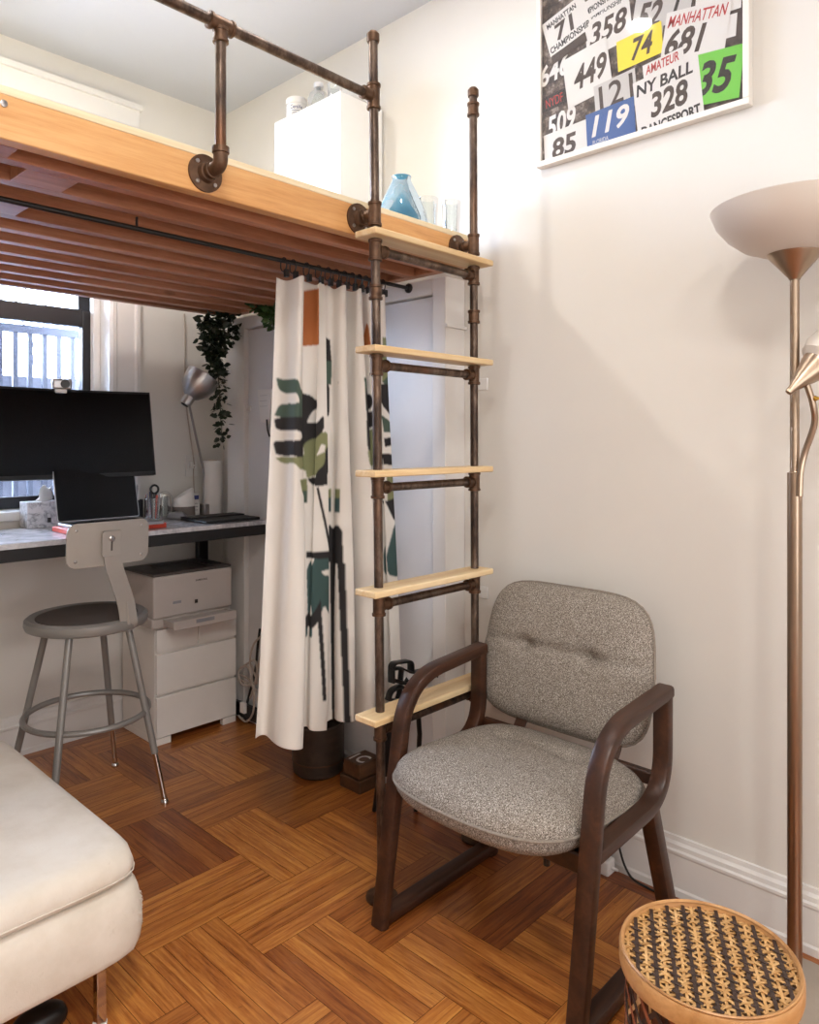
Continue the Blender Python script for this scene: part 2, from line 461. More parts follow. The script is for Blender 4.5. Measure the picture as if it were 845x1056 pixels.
        if fit: sx, sy = fit[0] / (x1 - x0), fit[1] / (y1 - y0)
        else: sx = sy = size
        o, ax, ay = Vector(o) + Vector(lift), Vector(ax), Vector(ay)
        return s.add([o + ax * ((v.x - (x0 + x1) / 2) * sx) + ay * ((v.y - (y0 + y1) / 2) * sy) for v in vs], fs)
    def build(s, name, mats, parent=None, origin=None, bevel=0, seg=2, smooth=True, angle=35, sub=0):
        if not isinstance(mats, (list, tuple)): mats = [mats]
        if parent is not None: org = ORG[parent.name]
        elif origin is not None: org = Vector(origin)
        else:
            xs = [p.x for p in s.v]; ys = [p.y for p in s.v]; zs = [p.z for p in s.v]
            org = Vector(((min(xs) + max(xs)) / 2, (min(ys) + max(ys)) / 2, min(zs)))
        me = bpy.data.meshes.new(name)
        me.from_pydata([tuple(p - org) for p in s.v], [], s.f)
        for m in mats: me.materials.append(M[m] if isinstance(m, str) else m)
        me.polygons.foreach_set('material_index', s.m)
        if smooth:
            me.polygons.foreach_set('use_smooth', [True] * len(s.f))
            if not sub: me.set_sharp_from_angle(angle=radians(angle))
        me.update()
        ob = bpy.data.objects.new(name, me); COL.objects.link(ob)
        ORG[ob.name] = org
        if parent is not None: ob.parent = parent
        else: ob.location = org
        if bevel:
            b = ob.modifiers.new('Bevel', 'BEVEL'); b.width = bevel; b.segments = seg; b.limit_method = 'ANGLE'; b.angle_limit = radians(40)
            b.harden_normals = False
        if sub:
            d = ob.modifiers.new('Subdivision', 'SUBSURF'); d.levels = sub; d.render_levels = sub
        return ob

def tag(o, label, cat, group=None, kind=None):
    o['label'] = label; o['category'] = cat
    if group: o['group'] = group
    if kind: o['kind'] = kind
    return o
def thing(name, label, cat, loc, group=None, kind=None):
    o = bpy.data.objects.new(name, None); COL.objects.link(o); o.location = loc; o.empty_display_size = 0.1
    ORG[o.name] = Vector(loc)
    return tag(o, label, cat, group, kind)
def struct(o, label=None, cat=None):
    o['kind'] = 'structure'
    if label: o['label'] = label
    if cat: o['category'] = cat
    return o
def copy_tree(o, parent=None, offset=None):
    c = o.copy(); COL.objects.link(c); c.parent = parent
    if parent is None and offset is not None: c.location = Vector(o.location) + Vector(offset)
    for ch in list(o.children): copy_tree(ch, c)
    return c
def rounded(w, h, r, n=6):
    pts = []
    for cx, cy, a0 in ((w/2 - r, h/2 - r, 0), (-w/2 + r, h/2 - r, 90), (-w/2 + r, -h/2 + r, 180), (w/2 - r, -h/2 + r, 270)):
        for k in range(n + 1):
            a = radians(a0 + 90 * k / n); pts.append((cx + r * cos(a), cy + r * sin(a)))
    return pts
def bez(pts, n=12):
    """smooth Catmull-Rom through points"""
    P = [Vector(p) for p in pts]; out = []
    for i in range(len(P) - 1):
        p0, p1, p2, p3 = P[max(i - 1, 0)], P[i], P[i + 1], P[min(i + 2, len(P) - 1)]
        for k in range(n):
            t = k / n
            out.append(0.5 * ((2 * p1) + (p2 - p0) * t + (2 * p0 - 5 * p1 + 4 * p2 - p3) * t * t + (3 * p1 - p0 - 3 * p2 + p3) * t ** 3))
    out.append(P[-1]); return out
def fillet(pts, rads, n=6):
    """polyline with rounded corners"""
    P = [Vector(p) for p in pts]; out = [P[0]]
    for i in range(1, len(P) - 1):
        r = rads[i] if isinstance(rads, (list, tuple)) else rads
        a = (P[i - 1] - P[i]); b = (P[i + 1] - P[i]); r = min(r, a.length * 0.49, b.length * 0.49)
        if r <= 0: out.append(P[i]); continue
        A = P[i] + a.normalized() * r; B = P[i] + b.normalized() * r
        for k in range(n + 1):
            t = k / n; out.append(A * (1 - t) ** 2 + P[i] * 2 * t * (1 - t) + B * t * t)
    out.append(P[-1]); return out

# ------------------------------------------------------------------ the room
XL, XR, YR, YB, ZC = -0.95, 2.11, -1.5, 3.345, 3.03
WX0, WX1, WZ0, WZ1 = 0.40, 1.50, 1.03, 2.78      # window opening in the back wall

def floor():
    w = 0.218; sw = w / 4; ox, oy = 1.117, 1.582     # lower-left corner of one lying block
    bx0, bx1, by0, by1 = XL + 0.065, XR - 0.085, YR + 0.065, YB - 0.085
    V, F, UV, TONE = [], [], [], []
    rng = random.Random(11)
    def plank(x0, x1, y0, y1, horiz, blk):
        x0, x1, y0, y1 = max(x0, bx0), min(x1, bx1), max(y0, by0), min(y1, by1)
        emit(x0, x1, y0, y1, horiz, blk)
    def emit(x0, x1, y0, y1, horiz, blk):
        g = 0.0006
        if x1 - x0 < 0.004 or y1 - y0 < 0.004: return
        x0 += g; x1 -= g; y0 += g; y1 -= g
        o = len(V); V.extend([(x0, y0, 0), (x1, y0, 0), (x1, y1, 0), (x0, y1, 0)]); F.append((o, o + 1, o + 2, o + 3))
        L, W_ = (x1 - x0, y1 - y0) if horiz else (y1 - y0, x1 - x0)
        UV.extend([(0, 0), (L, 0), (L, W_), (0, W_)] if horiz else [(0, W_), (0, 0), (L, 0), (L, W_)])
        dk = min(1, max(0, blk + rng.uniform(-0.42, 0.42)))
        TONE.extend([(rng.random(), rng.random(), dk, 1)] * 4 if False else [(rng_a, rng_b, dk, 1) for rng_a, rng_b in [(rng.random(), rng.random())] for _ in range(4)])
    for i in range(-30, 31):
        for j in range(-20, 21):
            hx = ox + (-i + 2 * j) * w; hy = oy + (i + 2 * j) * w
            if -2 < hx < 3 and -2.4 < hy < 4.2:
                t = rng.random() ** 1.2
                for k in range(4): plank(hx, hx + 2 * w, hy + k * sw, hy + (k + 1) * sw, True, t * 0.9)
                t = rng.random() ** 1.2
                for k in range(4): plank(hx + k * sw, hx + (k + 1) * sw, hy - 2 * w, hy, False, t * 0.9)
    def border(x0, x1, y0, y1, horiz):
        L0, L1 = (x0, x1) if horiz else (y0, y1); p = L0
        while p < L1:
            q = min(L1, p + rng.uniform(0.5, 1.0))
            if horiz: emit(p, q, y0, y1, True, 0.8)
            else: emit(x0, x1, p, q, False, 0.8)
            p = q
    border(XL, XR, by1, YB, True); border(XL, XR, YR, by0, True)
    border(bx1, XR, by0, by1, False); border(XL, bx0, by0, by1, False)
    o = len(V); V.extend([(XL, YR, -0.0012), (XR, YR, -0.0012), (XR, YB, -0.0012), (XL, YB, -0.0012)]); F.append((o, o + 1, o + 2, o + 3))
    UV.extend([(0, 0)] * 4); TONE.extend([(0, 0, 0, 1)] * 4)
    V.extend([(XL, YR, -0.1), (XR, YR, -0.1), (XR, YB, -0.1), (XL, YB, -0.1)])
    F.append((o + 7, o + 6, o + 5, o + 4)); UV.extend([(0, 0)] * 4); TONE.extend([(0, 0, 0, 1)] * 4)
    me = bpy.data.meshes.new('floor'); me.from_pydata(V, [], F)
    uvl = me.uv_layers.new(name='UVMap'); uvl.data.foreach_set('uv', [c for p in UV for c in p])
    ca = me.color_attributes.new('tone', 'FLOAT_COLOR', 'CORNER'); ca.data.foreach_set('color', [c for p in TONE for c in p])
    me.materials.append(M['floor']); me.materials.append(M['floorgap'])
    me.polygons[len(F) - 1].material_index = 1; me.polygons[len(F) - 2].material_index = 1
    ob = bpy.data.objects.new('floor', me); COL.objects.link(ob)
    struct(ob)
floor()

struct(MB().box(XL, XR, YR, YB, ZC, ZC + 0.1).build('ceiling', 'ceil', smooth=False))
struct(MB().box(XR, XR + 0.12, YR, YB + 0.25, -0.1, ZC + 0.1).build('wall_right', 'wall', smooth=False))
struct(MB().box(XL - 0.12, XL, YR, YB + 0.25, -0.1, ZC + 0.1).build('wall_left', 'wall', smooth=False))
struct(MB().box(XL - 0.12, XR + 0.12, YR - 0.12, YR, -0.1, ZC + 0.1).build('wall_rear', 'wall', smooth=False))
b = MB()
b.box(XL, WX0, YB, YB + 0.25, -0.1, ZC + 0.1); b.box(WX1, XR, YB, YB + 0.25, -0.1, ZC + 0.1)
b.box(WX0, WX1, YB, YB + 0.25, -0.1, WZ0); b.box(WX0, WX1, YB, YB + 0.25, WZ1, ZC + 0.1)
struct(b.build('wall_back', 'wall', smooth=False))

def baseboard(name, o, along, out, L):
    prof = [(0, 0), (0.022, 0), (0.022, 0.02), (0.018, 0.026), (0.018, 0.118), (0.021, 0.124), (0.021, 0.131), (0.016, 0.136), (0.015, 0.148), (0.008, 0.156), (0.006, 0.168), (0, 0.17)]
    return struct(MB().prism(prof, o, out, (0, 0, 1), Vector(along) * L).build(name, 'trim', smooth=False))
baseboard('baseboard_right', (XR, YR, 0), (0, 1, 0), (-1, 0, 0), 1.72 - YR)
baseboard('baseboard_back', (XL, YB, 0), (1, 0, 0), (0, -1, 0), XR - XL)

# window
wf = bpy.data.objects.new('window_1', None); COL.objects.link(wf); wf.location = (0.95, 3.5, WZ0); ORG['window_1'] = Vector((0.95, 3.5, WZ0))
struct(wf, 'tall dark-framed sash window behind the monitor', 'window')
b = MB()                                            # lower sash
fy0, fy1 = 3.47, 3.52
b.box(1.435, 1.495, fy0, fy1, 1.035, 1.94); b.box(0.405, 0.465, fy0, fy1, 1.035, 1.94)
b.box(0.465, 1.435, fy0, fy1, 1.035, 1.085); b.box(0.465, 1.435, fy0, fy1, 1.865, 1.945)
b.build('lower_sash', 'sash', wf, bevel=0.004)
b = MB()
b.box(1.44, 1.495, 3.53, 3.58, 1.88, 2.775); b.box(0.405, 0.46, 3.53, 3.58, 1.88, 2.775)
b.box(0.46, 1.44, 3.53, 3.58, 1.88, 1.93); b.box(0.46, 1.44, 3.53, 3.58, 2.71, 2.775)
b.build('upper_sash', 'sash', wf, bevel=0.004)
MB().box(0.465, 1.435, 3.492, 3.498, 1.085, 1.865).build('lower_pane', 'pane', wf, smooth=False)
MB().box(0.46, 1.44, 3.553, 3.559, 1.93, 2.71).build('upper_pane', 'pane', wf, smooth=False)
b = MB()                                            # stops down the reveal
for x0, x1 in ((1.468, 1.5), (0.40, 0.432)):
    b.box(x0, x1, 3.43, 3.466, 1.03, 2.78)
b.build('sash_stop', 'trim', wf, bevel=0.003)
b = MB()
cas = [(0, 0), (0.14, 0), (0.14, 0.03), (0.125, 0.03), (0.115, 0.022), (0.035, 0.018), (0.028, 0.024), (0.012, 0.024), (0, 0.012)]
b.prism(cas, (WX1, YB, 0.97), (1, 0, 0), (0, -1, 0), (0, 0, WZ1 - 0.97))
b.prism(cas, (WX0, YB, 0.97), (-1, 0, 0), (0, -1, 0), (0, 0, WZ1 - 0.97))
b.prism([(p, q) for p, q in cas], (WX0 - 0.14, YB, WZ1), (0, 0, 1), (0, -1, 0), (WX1 - WX0 + 0.28, 0, 0))
b.box(WX0 - 0.15, WX1 + 0.15, YB - 0.036, YB, WZ1 + 0.115, WZ1 + 0.14)
struct(b.build('trim_1', 'trim', smooth=False))
b = MB(); b.box(WX0 - 0.03, WX1 + 0.03, YB - 0.03, 3.5, 0.995, WZ0 + 0.004)
struct(b.build('trim_2', 'trim', bevel=0.004))

# what stands outside
b = MB()
g = thing('window_guard', 'dark steel bar guard standing outside the window', 'window guard', (0.9, 3.85, 0.8))
struct(MB().box(-3, 6, YB + 0.25, 7.0, -0.2, -0.1).build('floor_1', 'greyboard', smooth=False))
xs = [0.45 + 0.068 * i for i in range(20)]
for x in xs: MB().box(x - 0.011, x + 0.011, 3.84, 3.862, 0.8, 1.86).build('bar', 'guard', g)
MB().box(0.3, 1.85, 3.835, 3.867, 1.86, 1.90).build('top_rail', 'guard', g)
MB().box(0.3, 1.85, 3.835, 3.867, 0.8, 0.84).build('bottom_rail', 'guard', g)
MB().box(0.3, 1.85, 3.835, 3.867, 2.16, 2.185).build('upper_rail', 'guard', g)
tag(MB().box(1.22, 1.9, 3.93, 3.97, -0.1, 1.655).build('board_fence', 'greyboard'), 'grey weathered board fence behind the window bars', 'fence')
bl = MB().box(-3.0, 6.0, 7.0, 7.3, -3.0, 1.9); bl.box(2.55, 3.4, 6.6, 7.0, -3, 2.6)
struct(tag(bl.build('neighbour_building', 'brick', smooth=False), 'pale grey house wall across the yard outside', 'building'))
t = MB()
rt = random.Random(4)
def branch(p, d, L, r, dep):
    q = p + d * L
    t.tube([p, (p + q) / 2 + Vector((rt.uniform(-.03, .03), 0, rt.uniform(-.03, .03))), q], [r, r * .85, r * .7], 6)
    if dep:
        for k in range(2):
            dd = (d + Vector((rt.uniform(-.8, .8), rt.uniform(-.3, .3), rt.uniform(-.2, .5)))).normalized()
            branch(q, dd, L * 0.72, r * .65, dep - 1)
branch(Vector((1.2, 4.6, -0.1)), Vector((0.05, 0, 1)), 0.95, 0.03, 4)
tag(t.build('bare_tree', 'bark'), 'bare thin branched tree behind the window bars', 'tree')

# closet built out from the right wall
CX, CY0, CY1, CZ = 2.0, 1.72, 3.135, 1.925
cl = bpy.data.objects.new('door_1', None); COL.objects.link(cl); cl.location = (CX, 2.4, 0); ORG['door_1'] = Vector((CX, 2.4, 0))
struct(cl, 'white built-out closet front with glossy doors under the loft', 'closet')
MB().box(CX, XR, CY0, CY0 + 0.063, 0, CZ).build('near_stile', 'trim', cl, bevel=0.003)
MB().box(CX, XR, CY1 - 0.145, CY1, 0, CZ).build('far_stile', 'trim', cl, bevel=0.003)
MB().box(CX, XR, CY0 + 0.063, CY1 - 0.145, 1.868, CZ).build('header', 'trim', cl, bevel=0.003)
MB().box(CX - 0.0, XR, CY0 + 0.063, CY1 - 0.145, 0, 0.05).build('threshold', 'trim', cl, bevel=0.003)
ym = (CY0 + 0.063 + CY1 - 0.145) / 2
for y0, y1 in ((CY0 + 0.066, ym - 0.002), (ym + 0.002, CY1 - 0.148)):
    d = MB().box(CX + 0.022, CX + 0.06, y0, y1, 0.052, 1.864).build('door_leaf', 'closet', cl, bevel=0.003)
MB().box(CX + 0.012, CX + 0.03, CY1 - 0.175, CY1 - 0.14, 1.47, 1.50).build('catch', 'white', cl, bevel=0.003)
MB().box(CX - 0.006, CX + 0.001, CY0 + 0.01, CY0 + 0.05, 1.2, 1.3)
MB().box(CX - 0.004, XR, CY0 - 0.012, CY0, 1.74, 1.752).build('capping', 'trim', cl, bevel=0.002)

# wall plates behind the ladder
for i, (v0, v1, lab) in enumerate(((390, 403, 'small white wall plate beside the second ladder tread from the top'), (603, 617, 'small white wall plate beside the fourth ladder tread from the top'))):
    p = onX(496, (v0 + v1) / 2, XR)
    pl = thing('wall_plate', lab, 'wall plate', (XR, p.y, p.z - 0.022), 'wall plates behind the ladder')
    MB().box(XR - 0.007, XR, p.y - 0.035, p.y + 0.035, p.z - 0.022, p.z + 0.022).build('plate', 'trim', pl, bevel=0.003)
    MB().lathe([(0.003, 0), (0.003, 0.001)], (XR - 0.008, p.y, p.z), (-1, 0, 0), 10).build('screw', 'nickel', pl)

# ------------------------------------------------------------------ loft bed
LY0, LY1, LX1 = 1.60, 3.12, 2.015
LB, LT = 1.936, 2.026
loft = thing('loft_bed', 'pine loft bed platform spanning the room above the desk', 'loft bed', (0.55, 2.36, LB))
MB().box(XL, LX1, LY0, LY0 + 0.038, LB, LT).build('front_beam', 'beam', loft, bevel=0.003)
js = [1.707 + 0.141 * i for i in range(10)] + [LY1 - 0.04]
for y in js:
    MB().box(XL, LX1 - 0.04, y, y + 0.038, LB, LT).build('joist', 'joist', loft, bevel=0.002)
MB().box(LX1 - 0.038, LX1, LY0 + 0.04, LY1, LB + 0.004, LT).build('end_beam', 'joist', loft, bevel=0.002)
for (i, x1) in ((0, 0.545), (1, 0.712), (3, 0.70)):
    ya = (LY0 + 0.038) if i == 0 else js[i - 1] + 0.038
    MB().box(x1 - 0.115, x1, ya, js[i], LB, LT - 0.001).build('blocking', 'joist', loft, bevel=0.001)
MB().box(XL, LX1 + 0.0, LY0 + 0.006, LY1 + 0.01, LT + 0.002, LT + 0.020).build('deck_board', 'ply', loft, bevel=0.002)
for x in (0.505,):
    MB().lathe([(0.007, 0), (0.007, 0.003), (0.003, 0.004)], (x, LY0, LT - 0.02), (0, -1, 0), 12).build('screw', 'nickel', loft)

# ------------------------------------------------------------------ pipe ladder
PY = 1.5285
def postx(side, z):
    if side == 0: return 1.475 + (1.33 - z) / 2.5 * 0.036
    return 1.929 - 0.004 + (1.33 - z) / 2.5 * 0.012
lad = thing('pipe_ladder', 'ladder of iron pipe with five pale pine treads against the loft', 'ladder', (1.7, PY, 0))
ZT = [1.933, 1.602, 1.247, 0.906, 0.545]
R0 = 0.0132
for s in (0, 1):
    top = 2.49
    MB().tube([(postx(s, 0.008), PY, 0.008), (postx(s, top), PY, top)], R0, 16).build('post', 'pipe', lad)
    MB().lathe([(0.047, 0), (0.047, 0.007), (0.024, 0.010), (0.021, 0.024), (0.0175, 0.026)], (postx(s, 0), PY, 0.0), (0, 0, 1), 24).build('floor_flange', 'fitting', lad)
    MB().lathe([(0.017, 0), (0.0185, 0.004), (0.0185, 0.022), (0.012, 0.030)], (postx(s, 2.48), PY, 2.478), (0, 0, 1), 16).build('end_cap', 'fitting', lad)
def collar(b, p, ax, L, r=0.0178):
    b.lathe([(r, 0), (r + .0025, 0.001), (r + .0025, 0.008), (r, 0.009), (r, L - 0.009), (r + .0025, L - 0.008), (r + .0025, L - 0.001), (r, L)], p, ax, 18)
def tee(s, z, d, parent, L=0.062):
    """tee fitting on a post with an outlet in direction d"""
    x = postx(s, z); b = MB()
    collar(b, (x, PY, z - L / 2), (0, 0, 1), L)
    collar(b, Vector((x, PY, z)) + Vector(d) * 0.008, d, 0.034, 0.0165)
    return b.build('tee', 'fitting', parent)
for z in ZT:
    zr = z - 0.052
    for s, d in ((0, (1, 0, 0)), (1, (-1, 0, 0))): tee(s, zr, d, lad)
    MB().tube([(postx(0, zr) + 0.02, PY, zr), (postx(1, zr) - 0.02, PY, zr)], R0 - 0.0006, 16).build('rung', 'pipe', lad)
    xa, xb = 1.421, 1.968
    MB().box(xa, xb, 1.480, 1.566, z - 0.019, z).build('tread', 'tread', lad, bevel=0.004, seg=3)
for s, z in ((0, 1.76), (1, 1.745), (1, 2.435), (0, 2.14)):
    if (s, z) == (0, 2.14): continue
    b = MB(); collar(b, (postx(s, z), PY, z - 0.022), (0, 0, 1), 0.044); b.build('coupling', 'fitting', lad)
def flange(x, z, parent):
    b = MB(); b.lathe([(0.0455, 0), (0.0455, 0.006), (0.026, 0.010), (0.022, 0.022), (0.0165, 0.024)], (x, LY0, z), (0, -1, 0), 28)
    for k in range(4):
        a = pi / 4 + k * pi / 2
        b.use(1).lathe([(0.006, 0.006), (0.005, 0.010), (0.002, 0.011)], (x + 0.034 * cos(a), LY0, z + 0.034 * sin(a)), (0, -1, 0), 8)
    return b.build('flange', ['fitting', 'nickel'], parent)
for s, z in ((0, 1.985), (1, 1.985)):
    tee(s, z, (0, 1, 0), lad, 0.07)
    flange(postx(s, z), z, lad)
    MB().cyl((postx(s, z), PY + 0.03, z), (postx(s, z), LY0 - 0.01, z), R0, 14).build('nipple', 'pipe', lad)

# guard rail of the loft
ZR = 2.322
gr = thing('guard_rail', 'iron pipe guard rail along the loft edge ending at the ladder', 'guard rail', (0.955, LY0, 1.95))
xe = postx(0, ZR)
MB().tube([(XL + 0.02, PY, ZR), (xe - 0.03, PY, ZR)], R0, 16).build('rail', 'pipe', gr)
b = MB(); collar(b, (xe, PY, ZR - 0.037), (0, 0, 1), 0.074); collar(b, (xe - 0.008, PY, ZR), (-1, 0, 0), 0.036, 0.0165); b.build('end_tee', 'fitting', gr)
for xp in (0.957, -0.35):
    b = MB(); collar(b, (xp - 0.033, PY, ZR), (1, 0, 0), 0.066); collar(b, (xp, PY, ZR - 0.008), (0, 0, -1), 0.036, 0.0165)
    b.build('tee', 'fitting', gr)
    ze = 1.985
    MB().cyl((xp, PY, ZR - 0.03), (xp, PY, ze + 0.035), R0, 16).build('post', 'pipe', gr)
    b = MB(); b.tube(fillet([(xp, PY, ze + 0.044), (xp, PY, ze), (xp, PY + 0.044, ze)], 0.03, 8), 0.0172, 16)
    collar(b, (xp, PY, ze + 0.03), (0, 0, 1), 0.016, 0.0178); collar(b, (xp, PY + 0.03, ze), (0, 1, 0), 0.014, 0.0178)
    b.build('elbow', 'fitting', gr)
    flange(xp, ze, gr)

# ------------------------------------------------------------------ curtain and rod
RY, RZ = 1.90, 1.905
rod = thing('curtain_rod', 'thin black curtain rod running under the loft joists', 'curtain rod', (0.6, RY, RZ))
MB().tube([(XL + 0.01, RY, RZ), (CX - 0.012, RY, RZ)], 0.007, 12).build('rod', 'black', rod)
MB().lathe([(0.018, 0), (0.018, 0.006), (0.012, 0.012)], (CX, RY, RZ), (-1, 0, 0), 18).build('end_bracket', 'black', rod)
for x in (0.0, 0.93):
    MB().box(x - 0.002, x + 0.002, RY - 0.004, RY + 0.004, RZ - 0.004, LB).build('hook_bracket', 'black', rod)

def curtain():
    Y0 = 1.886
    NU, NV = 640, 560
    zt, zb = 1.855, 0.385
    xtl, xtr = onY(293, 280, Y0).x, onY(399, 300, Y0).x
    xbl, xbr = onY(274, 760, Y0).x, onY(413, 740, Y0).x
    s = np.linspace(0, 1, NU)[None, :]; h = np.linspace(0, 1, NV)[:, None]      # h = 0 top, 1 hem
    z = zt + (zb - zt) * h + 0 * s
    xl = xtl + (xbl - xtl) * h ** 1.3; xr = xtr + (xbr - xtr) * h ** 1.2
    # fold phase: uneven folds; narrow at the top, wide below
    knots = np.array([0, .10, .22, .33, .42, .50, .58, .66, .73, .80, .87, .94, 1.0])
    ph = np.interp(s, knots, np.arange(len(knots)) * pi)
    amp = 0.034 + 0.026 * h
    y = Y0 + amp * np.cos(ph + 0.35 * np.sin(5 * h + 3 * s)) * (0.75 + 0.45 * np.sin(11 * s + 1.0)) + 0.006 * np.sin(19 * s * pi + 4 * h) * (1 - 0.5 * h)
    y = y - 0.012 * h * np.sin(2.3 * h)
    x = xl + (xr - xl) * s + 0.016 * np.sin(2 * ph) * (0.4 + 0.6 * h)
    z = z + 0.012 * np.sin(ph * 0.9 + 1) * h ** 6 - (1 - h) ** 8 * 0.012 * (1 - np.cos(2 * ph)) * 0.5
    x, y, z = [np.broadcast_to(a, (NV, NU)).copy() for a in (x, y, z)]
    # the printed design, laid on the cloth in (x, z)
    xp = x.copy(); zp = z.copy()
    base = np.array(hexc('EEE9E2')); colr = np.ones((NV, NU, 4)); colr[:, :, :3] = base
    nz = np.sin(xp * 40) * np.sin(zp * 23)
    def inside(poly):
        P = [(lambda w: (w.x, w.z))(onY(u + 4, v, Y0)) for u, v in poly]
        if len(P) > 4:
            for _ in range(1):
                Q = []
                for i in range(len(P)):
                    (ax_, az_), (bx_, bz_) = P[i - 1], P[i]
                    Q += [(ax_ * .84 + bx_ * .16, az_ * .84 + bz_ * .16), (ax_ * .16 + bx_ * .84, az_ * .16 + bz_ * .84)]
                P = Q
        r = np.zeros((NV, NU), bool)
        for i in range(len(P)):
            (x0, z0), (x1, z1) = P[i], P[i - 1]
            if z0 == z1: continue
            r ^= ((z0 > zp) != (z1 > zp)) & (xp < (x1 - x0) * (zp - z0) / (z1 - z0) + x0)
        return r
    DG, GR, BL, OL, TE, TA, CR = [np.array(hexc(c)) for c in ('55675C', '6B8074', '353334', '8F936C', '48605F', 'B87243', 'EEE9E2')]
    shapes = [
        # terracotta bars
        (TA, [(307, 300), (322, 298), (323, 356), (308, 356)]), (TA, [(366, 303), (371, 303), (374, 357), (368, 357)]),
        # big leaf, left: upper green, black band, olive, lower green
        (DG, [(289, 388), (294, 393), (297, 402), (303, 404), (309, 412), (312, 400), (311, 416), (312, 432), (287, 430), (290, 417), (296, 415), (290, 400)]),
        (BL, [(287, 430), (312, 431), (312, 404), (319, 408), (321, 418), (318, 428), (316, 436), (321, 436), (328, 428), (328, 444), (314, 457), (313, 471), (288, 471), (286, 455), (296, 454), (301, 451), (299, 446), (288, 443)]),
        (OL, [(287, 471), (314, 471), (314, 457), (328, 444), (336, 452), (338, 466), (330, 480), (321, 488), (316, 494), (315, 484), (296, 484), (290, 478)]),
        (BL, [(336, 456), (338, 466), (331, 486), (328, 499), (318, 499), (320, 487), (328, 478), (329, 463)]),
        (CR, [(320, 470), (325, 458), (329, 459), (328, 466)]),
        (OL, [(295, 494), (316, 494), (316, 506), (298, 506)]), (DG, [(298, 506), (316, 506), (316, 519), (305, 517)]),
        (BL, [(316, 494), (330, 484), (330, 500), (319, 501)]),
        # half-hidden leaf in the middle
        (BL, [(335, 347), (340, 350), (341, 372), (335, 374)]), (DG, [(335, 372), (341, 372), (341, 396), (335, 396)]), (BL, [(335, 396), (340, 396), (340, 428), (337, 430), (336, 408)]),
        # leaf right of the middle folds
        (DG, [(363, 390), (368, 391), (369, 424), (364, 428)]), (BL, [(364, 400), (373, 404), (376, 414), (373, 426), (380, 420), (380, 436), (371, 444), (370, 465), (364, 464), (364, 428)]),
        (OL, [(364, 464), (370, 464), (371, 446), (381, 438), (382, 470), (374, 482), (366, 480)]), (DG, [(366, 488), (380, 484), (381, 508), (368, 506)]), (DG, [(368, 520), (374, 518), (376, 525), (370, 524)]),
        # leaf at the right edge
        (OL, [(388, 348), (398, 349), (399, 386), (388, 394)]), (DG, [(388, 394), (399, 384), (400, 398), (390, 396)]), (BL, [(385, 396), (401, 397), (402, 430), (396, 428), (388, 418)]),
        (DG, [(388, 428), (402, 440), (404, 446), (390, 446)]), (BL, [(390, 452), (403, 450), (402, 458), (391, 461)]), (BL, [(389, 468), (404, 468), (404, 480), (390, 479)]),
        (OL, [(392, 487), (405, 486), (406, 512), (393, 516)]), (BL, [(391, 517), (405, 511), (406, 540), (398, 535)]), (TE, [(399, 540), (406, 535), (407, 590), (400, 594), (393, 592), (392, 570)]), (CR, [(402, 586), (406, 580), (407, 596), (403, 594)]),
        # lower green and grey pieces
        (OL, [(332, 508), (341, 504), (341, 513), (332, 517)]), (TE, [(332, 517), (341, 513), (341, 528), (331, 530)]), (BL, [(332, 549), (342, 540), (343, 582), (338, 580), (332, 572)]),
        # lower leaf
        (BL, [(315, 569), (332, 567), (333, 575), (315, 576)]), (TE, [(315, 576), (333, 575), (337, 592), (335, 602), (332, 594), (331, 617), (331, 634), (325, 622), (320, 640), (314, 644), (312, 662), (316, 655)]), (CR, [(323, 588), (331, 586), (332, 593), (325, 592)]),
        (BL, [(313, 640), (322, 618), (320, 640), (314, 650), (313, 663), (310, 662)]),
        (BL, [(376, 588), (381, 583), (382, 606), (370, 604), (371, 596)]), (TE, [(376, 557), (382, 557), (382, 585), (378, 585)]), (TE, [(370, 622), (378, 618), (380, 640), (371, 640)]),
        # stems
        (BL, [(320, 503), (322, 502), (333, 566), (331, 569)]), (BL, [(319, 630), (322, 616), (327, 720), (323, 721)]), (BL, [(330, 570), (334, 575), (336, 732), (332, 732)]), (BL, [(340, 576), (344, 580), (346, 741), (341, 743)]),
    ]
    acc = np.zeros((NV, NU, 3)); 
    for c, poly in shapes:
        k = inside(poly); colr[:, :, :3][k] = c
    pad = np.pad(colr, ((1, 1), (1, 1), (0, 0)), mode='edge')
    colr = sum(pad[i:i + NV, j:j + NU] for i in range(3) for j in range(3)) / 9.0
    V = np.stack([x, y, z], -1).reshape(-1, 3)
    org = Vector(((xbl + xbr) / 2, Y0, zb))
    V = V - np.array(org)
    idx = np.arange(NV * NU).reshape(NV, NU)
    q = np.stack([idx[:-1, :-1], idx[1:, :-1], idx[1:, 1:], idx[:-1, 1:]], -1).reshape(-1, 4)
    me = bpy.data.meshes.new('curtain')
    me.vertices.add(len(V)); me.vertices.foreach_set('co', V.ravel())
    me.loops.add(q.size); me.loops.foreach_set('vertex_index', q.ravel().astype(np.int32))
    me.polygons.add(len(q)); me.polygons.foreach_set('loop_start', (np.arange(len(q)) * 4).astype(np.int32))
    me.polygons.foreach_set('loop_total', np.full(len(q), 4, np.int32))
    me.update(calc_edges=True); me.validate()
    me.polygons.foreach_set('use_smooth', np.ones(len(q), bool))
    ca = me.color_attributes.new('print', 'FLOAT_COLOR', 'POINT'); ca.data.foreach_set('color', colr.reshape(-1).astype(np.float32))
    me.materials.append(M['curtain'])
    root = thing('curtain', 'off-white curtain printed with green and black leaves hanging from the rod', 'curtain', org)
    ob = bpy.data.objects.new('cloth', me); COL.objects.link(ob); ob.parent = root; ORG[ob.name] = org
    sm = ob.modifiers.new('Solidify', 'SOLIDIFY'); sm.thickness = 0.0012
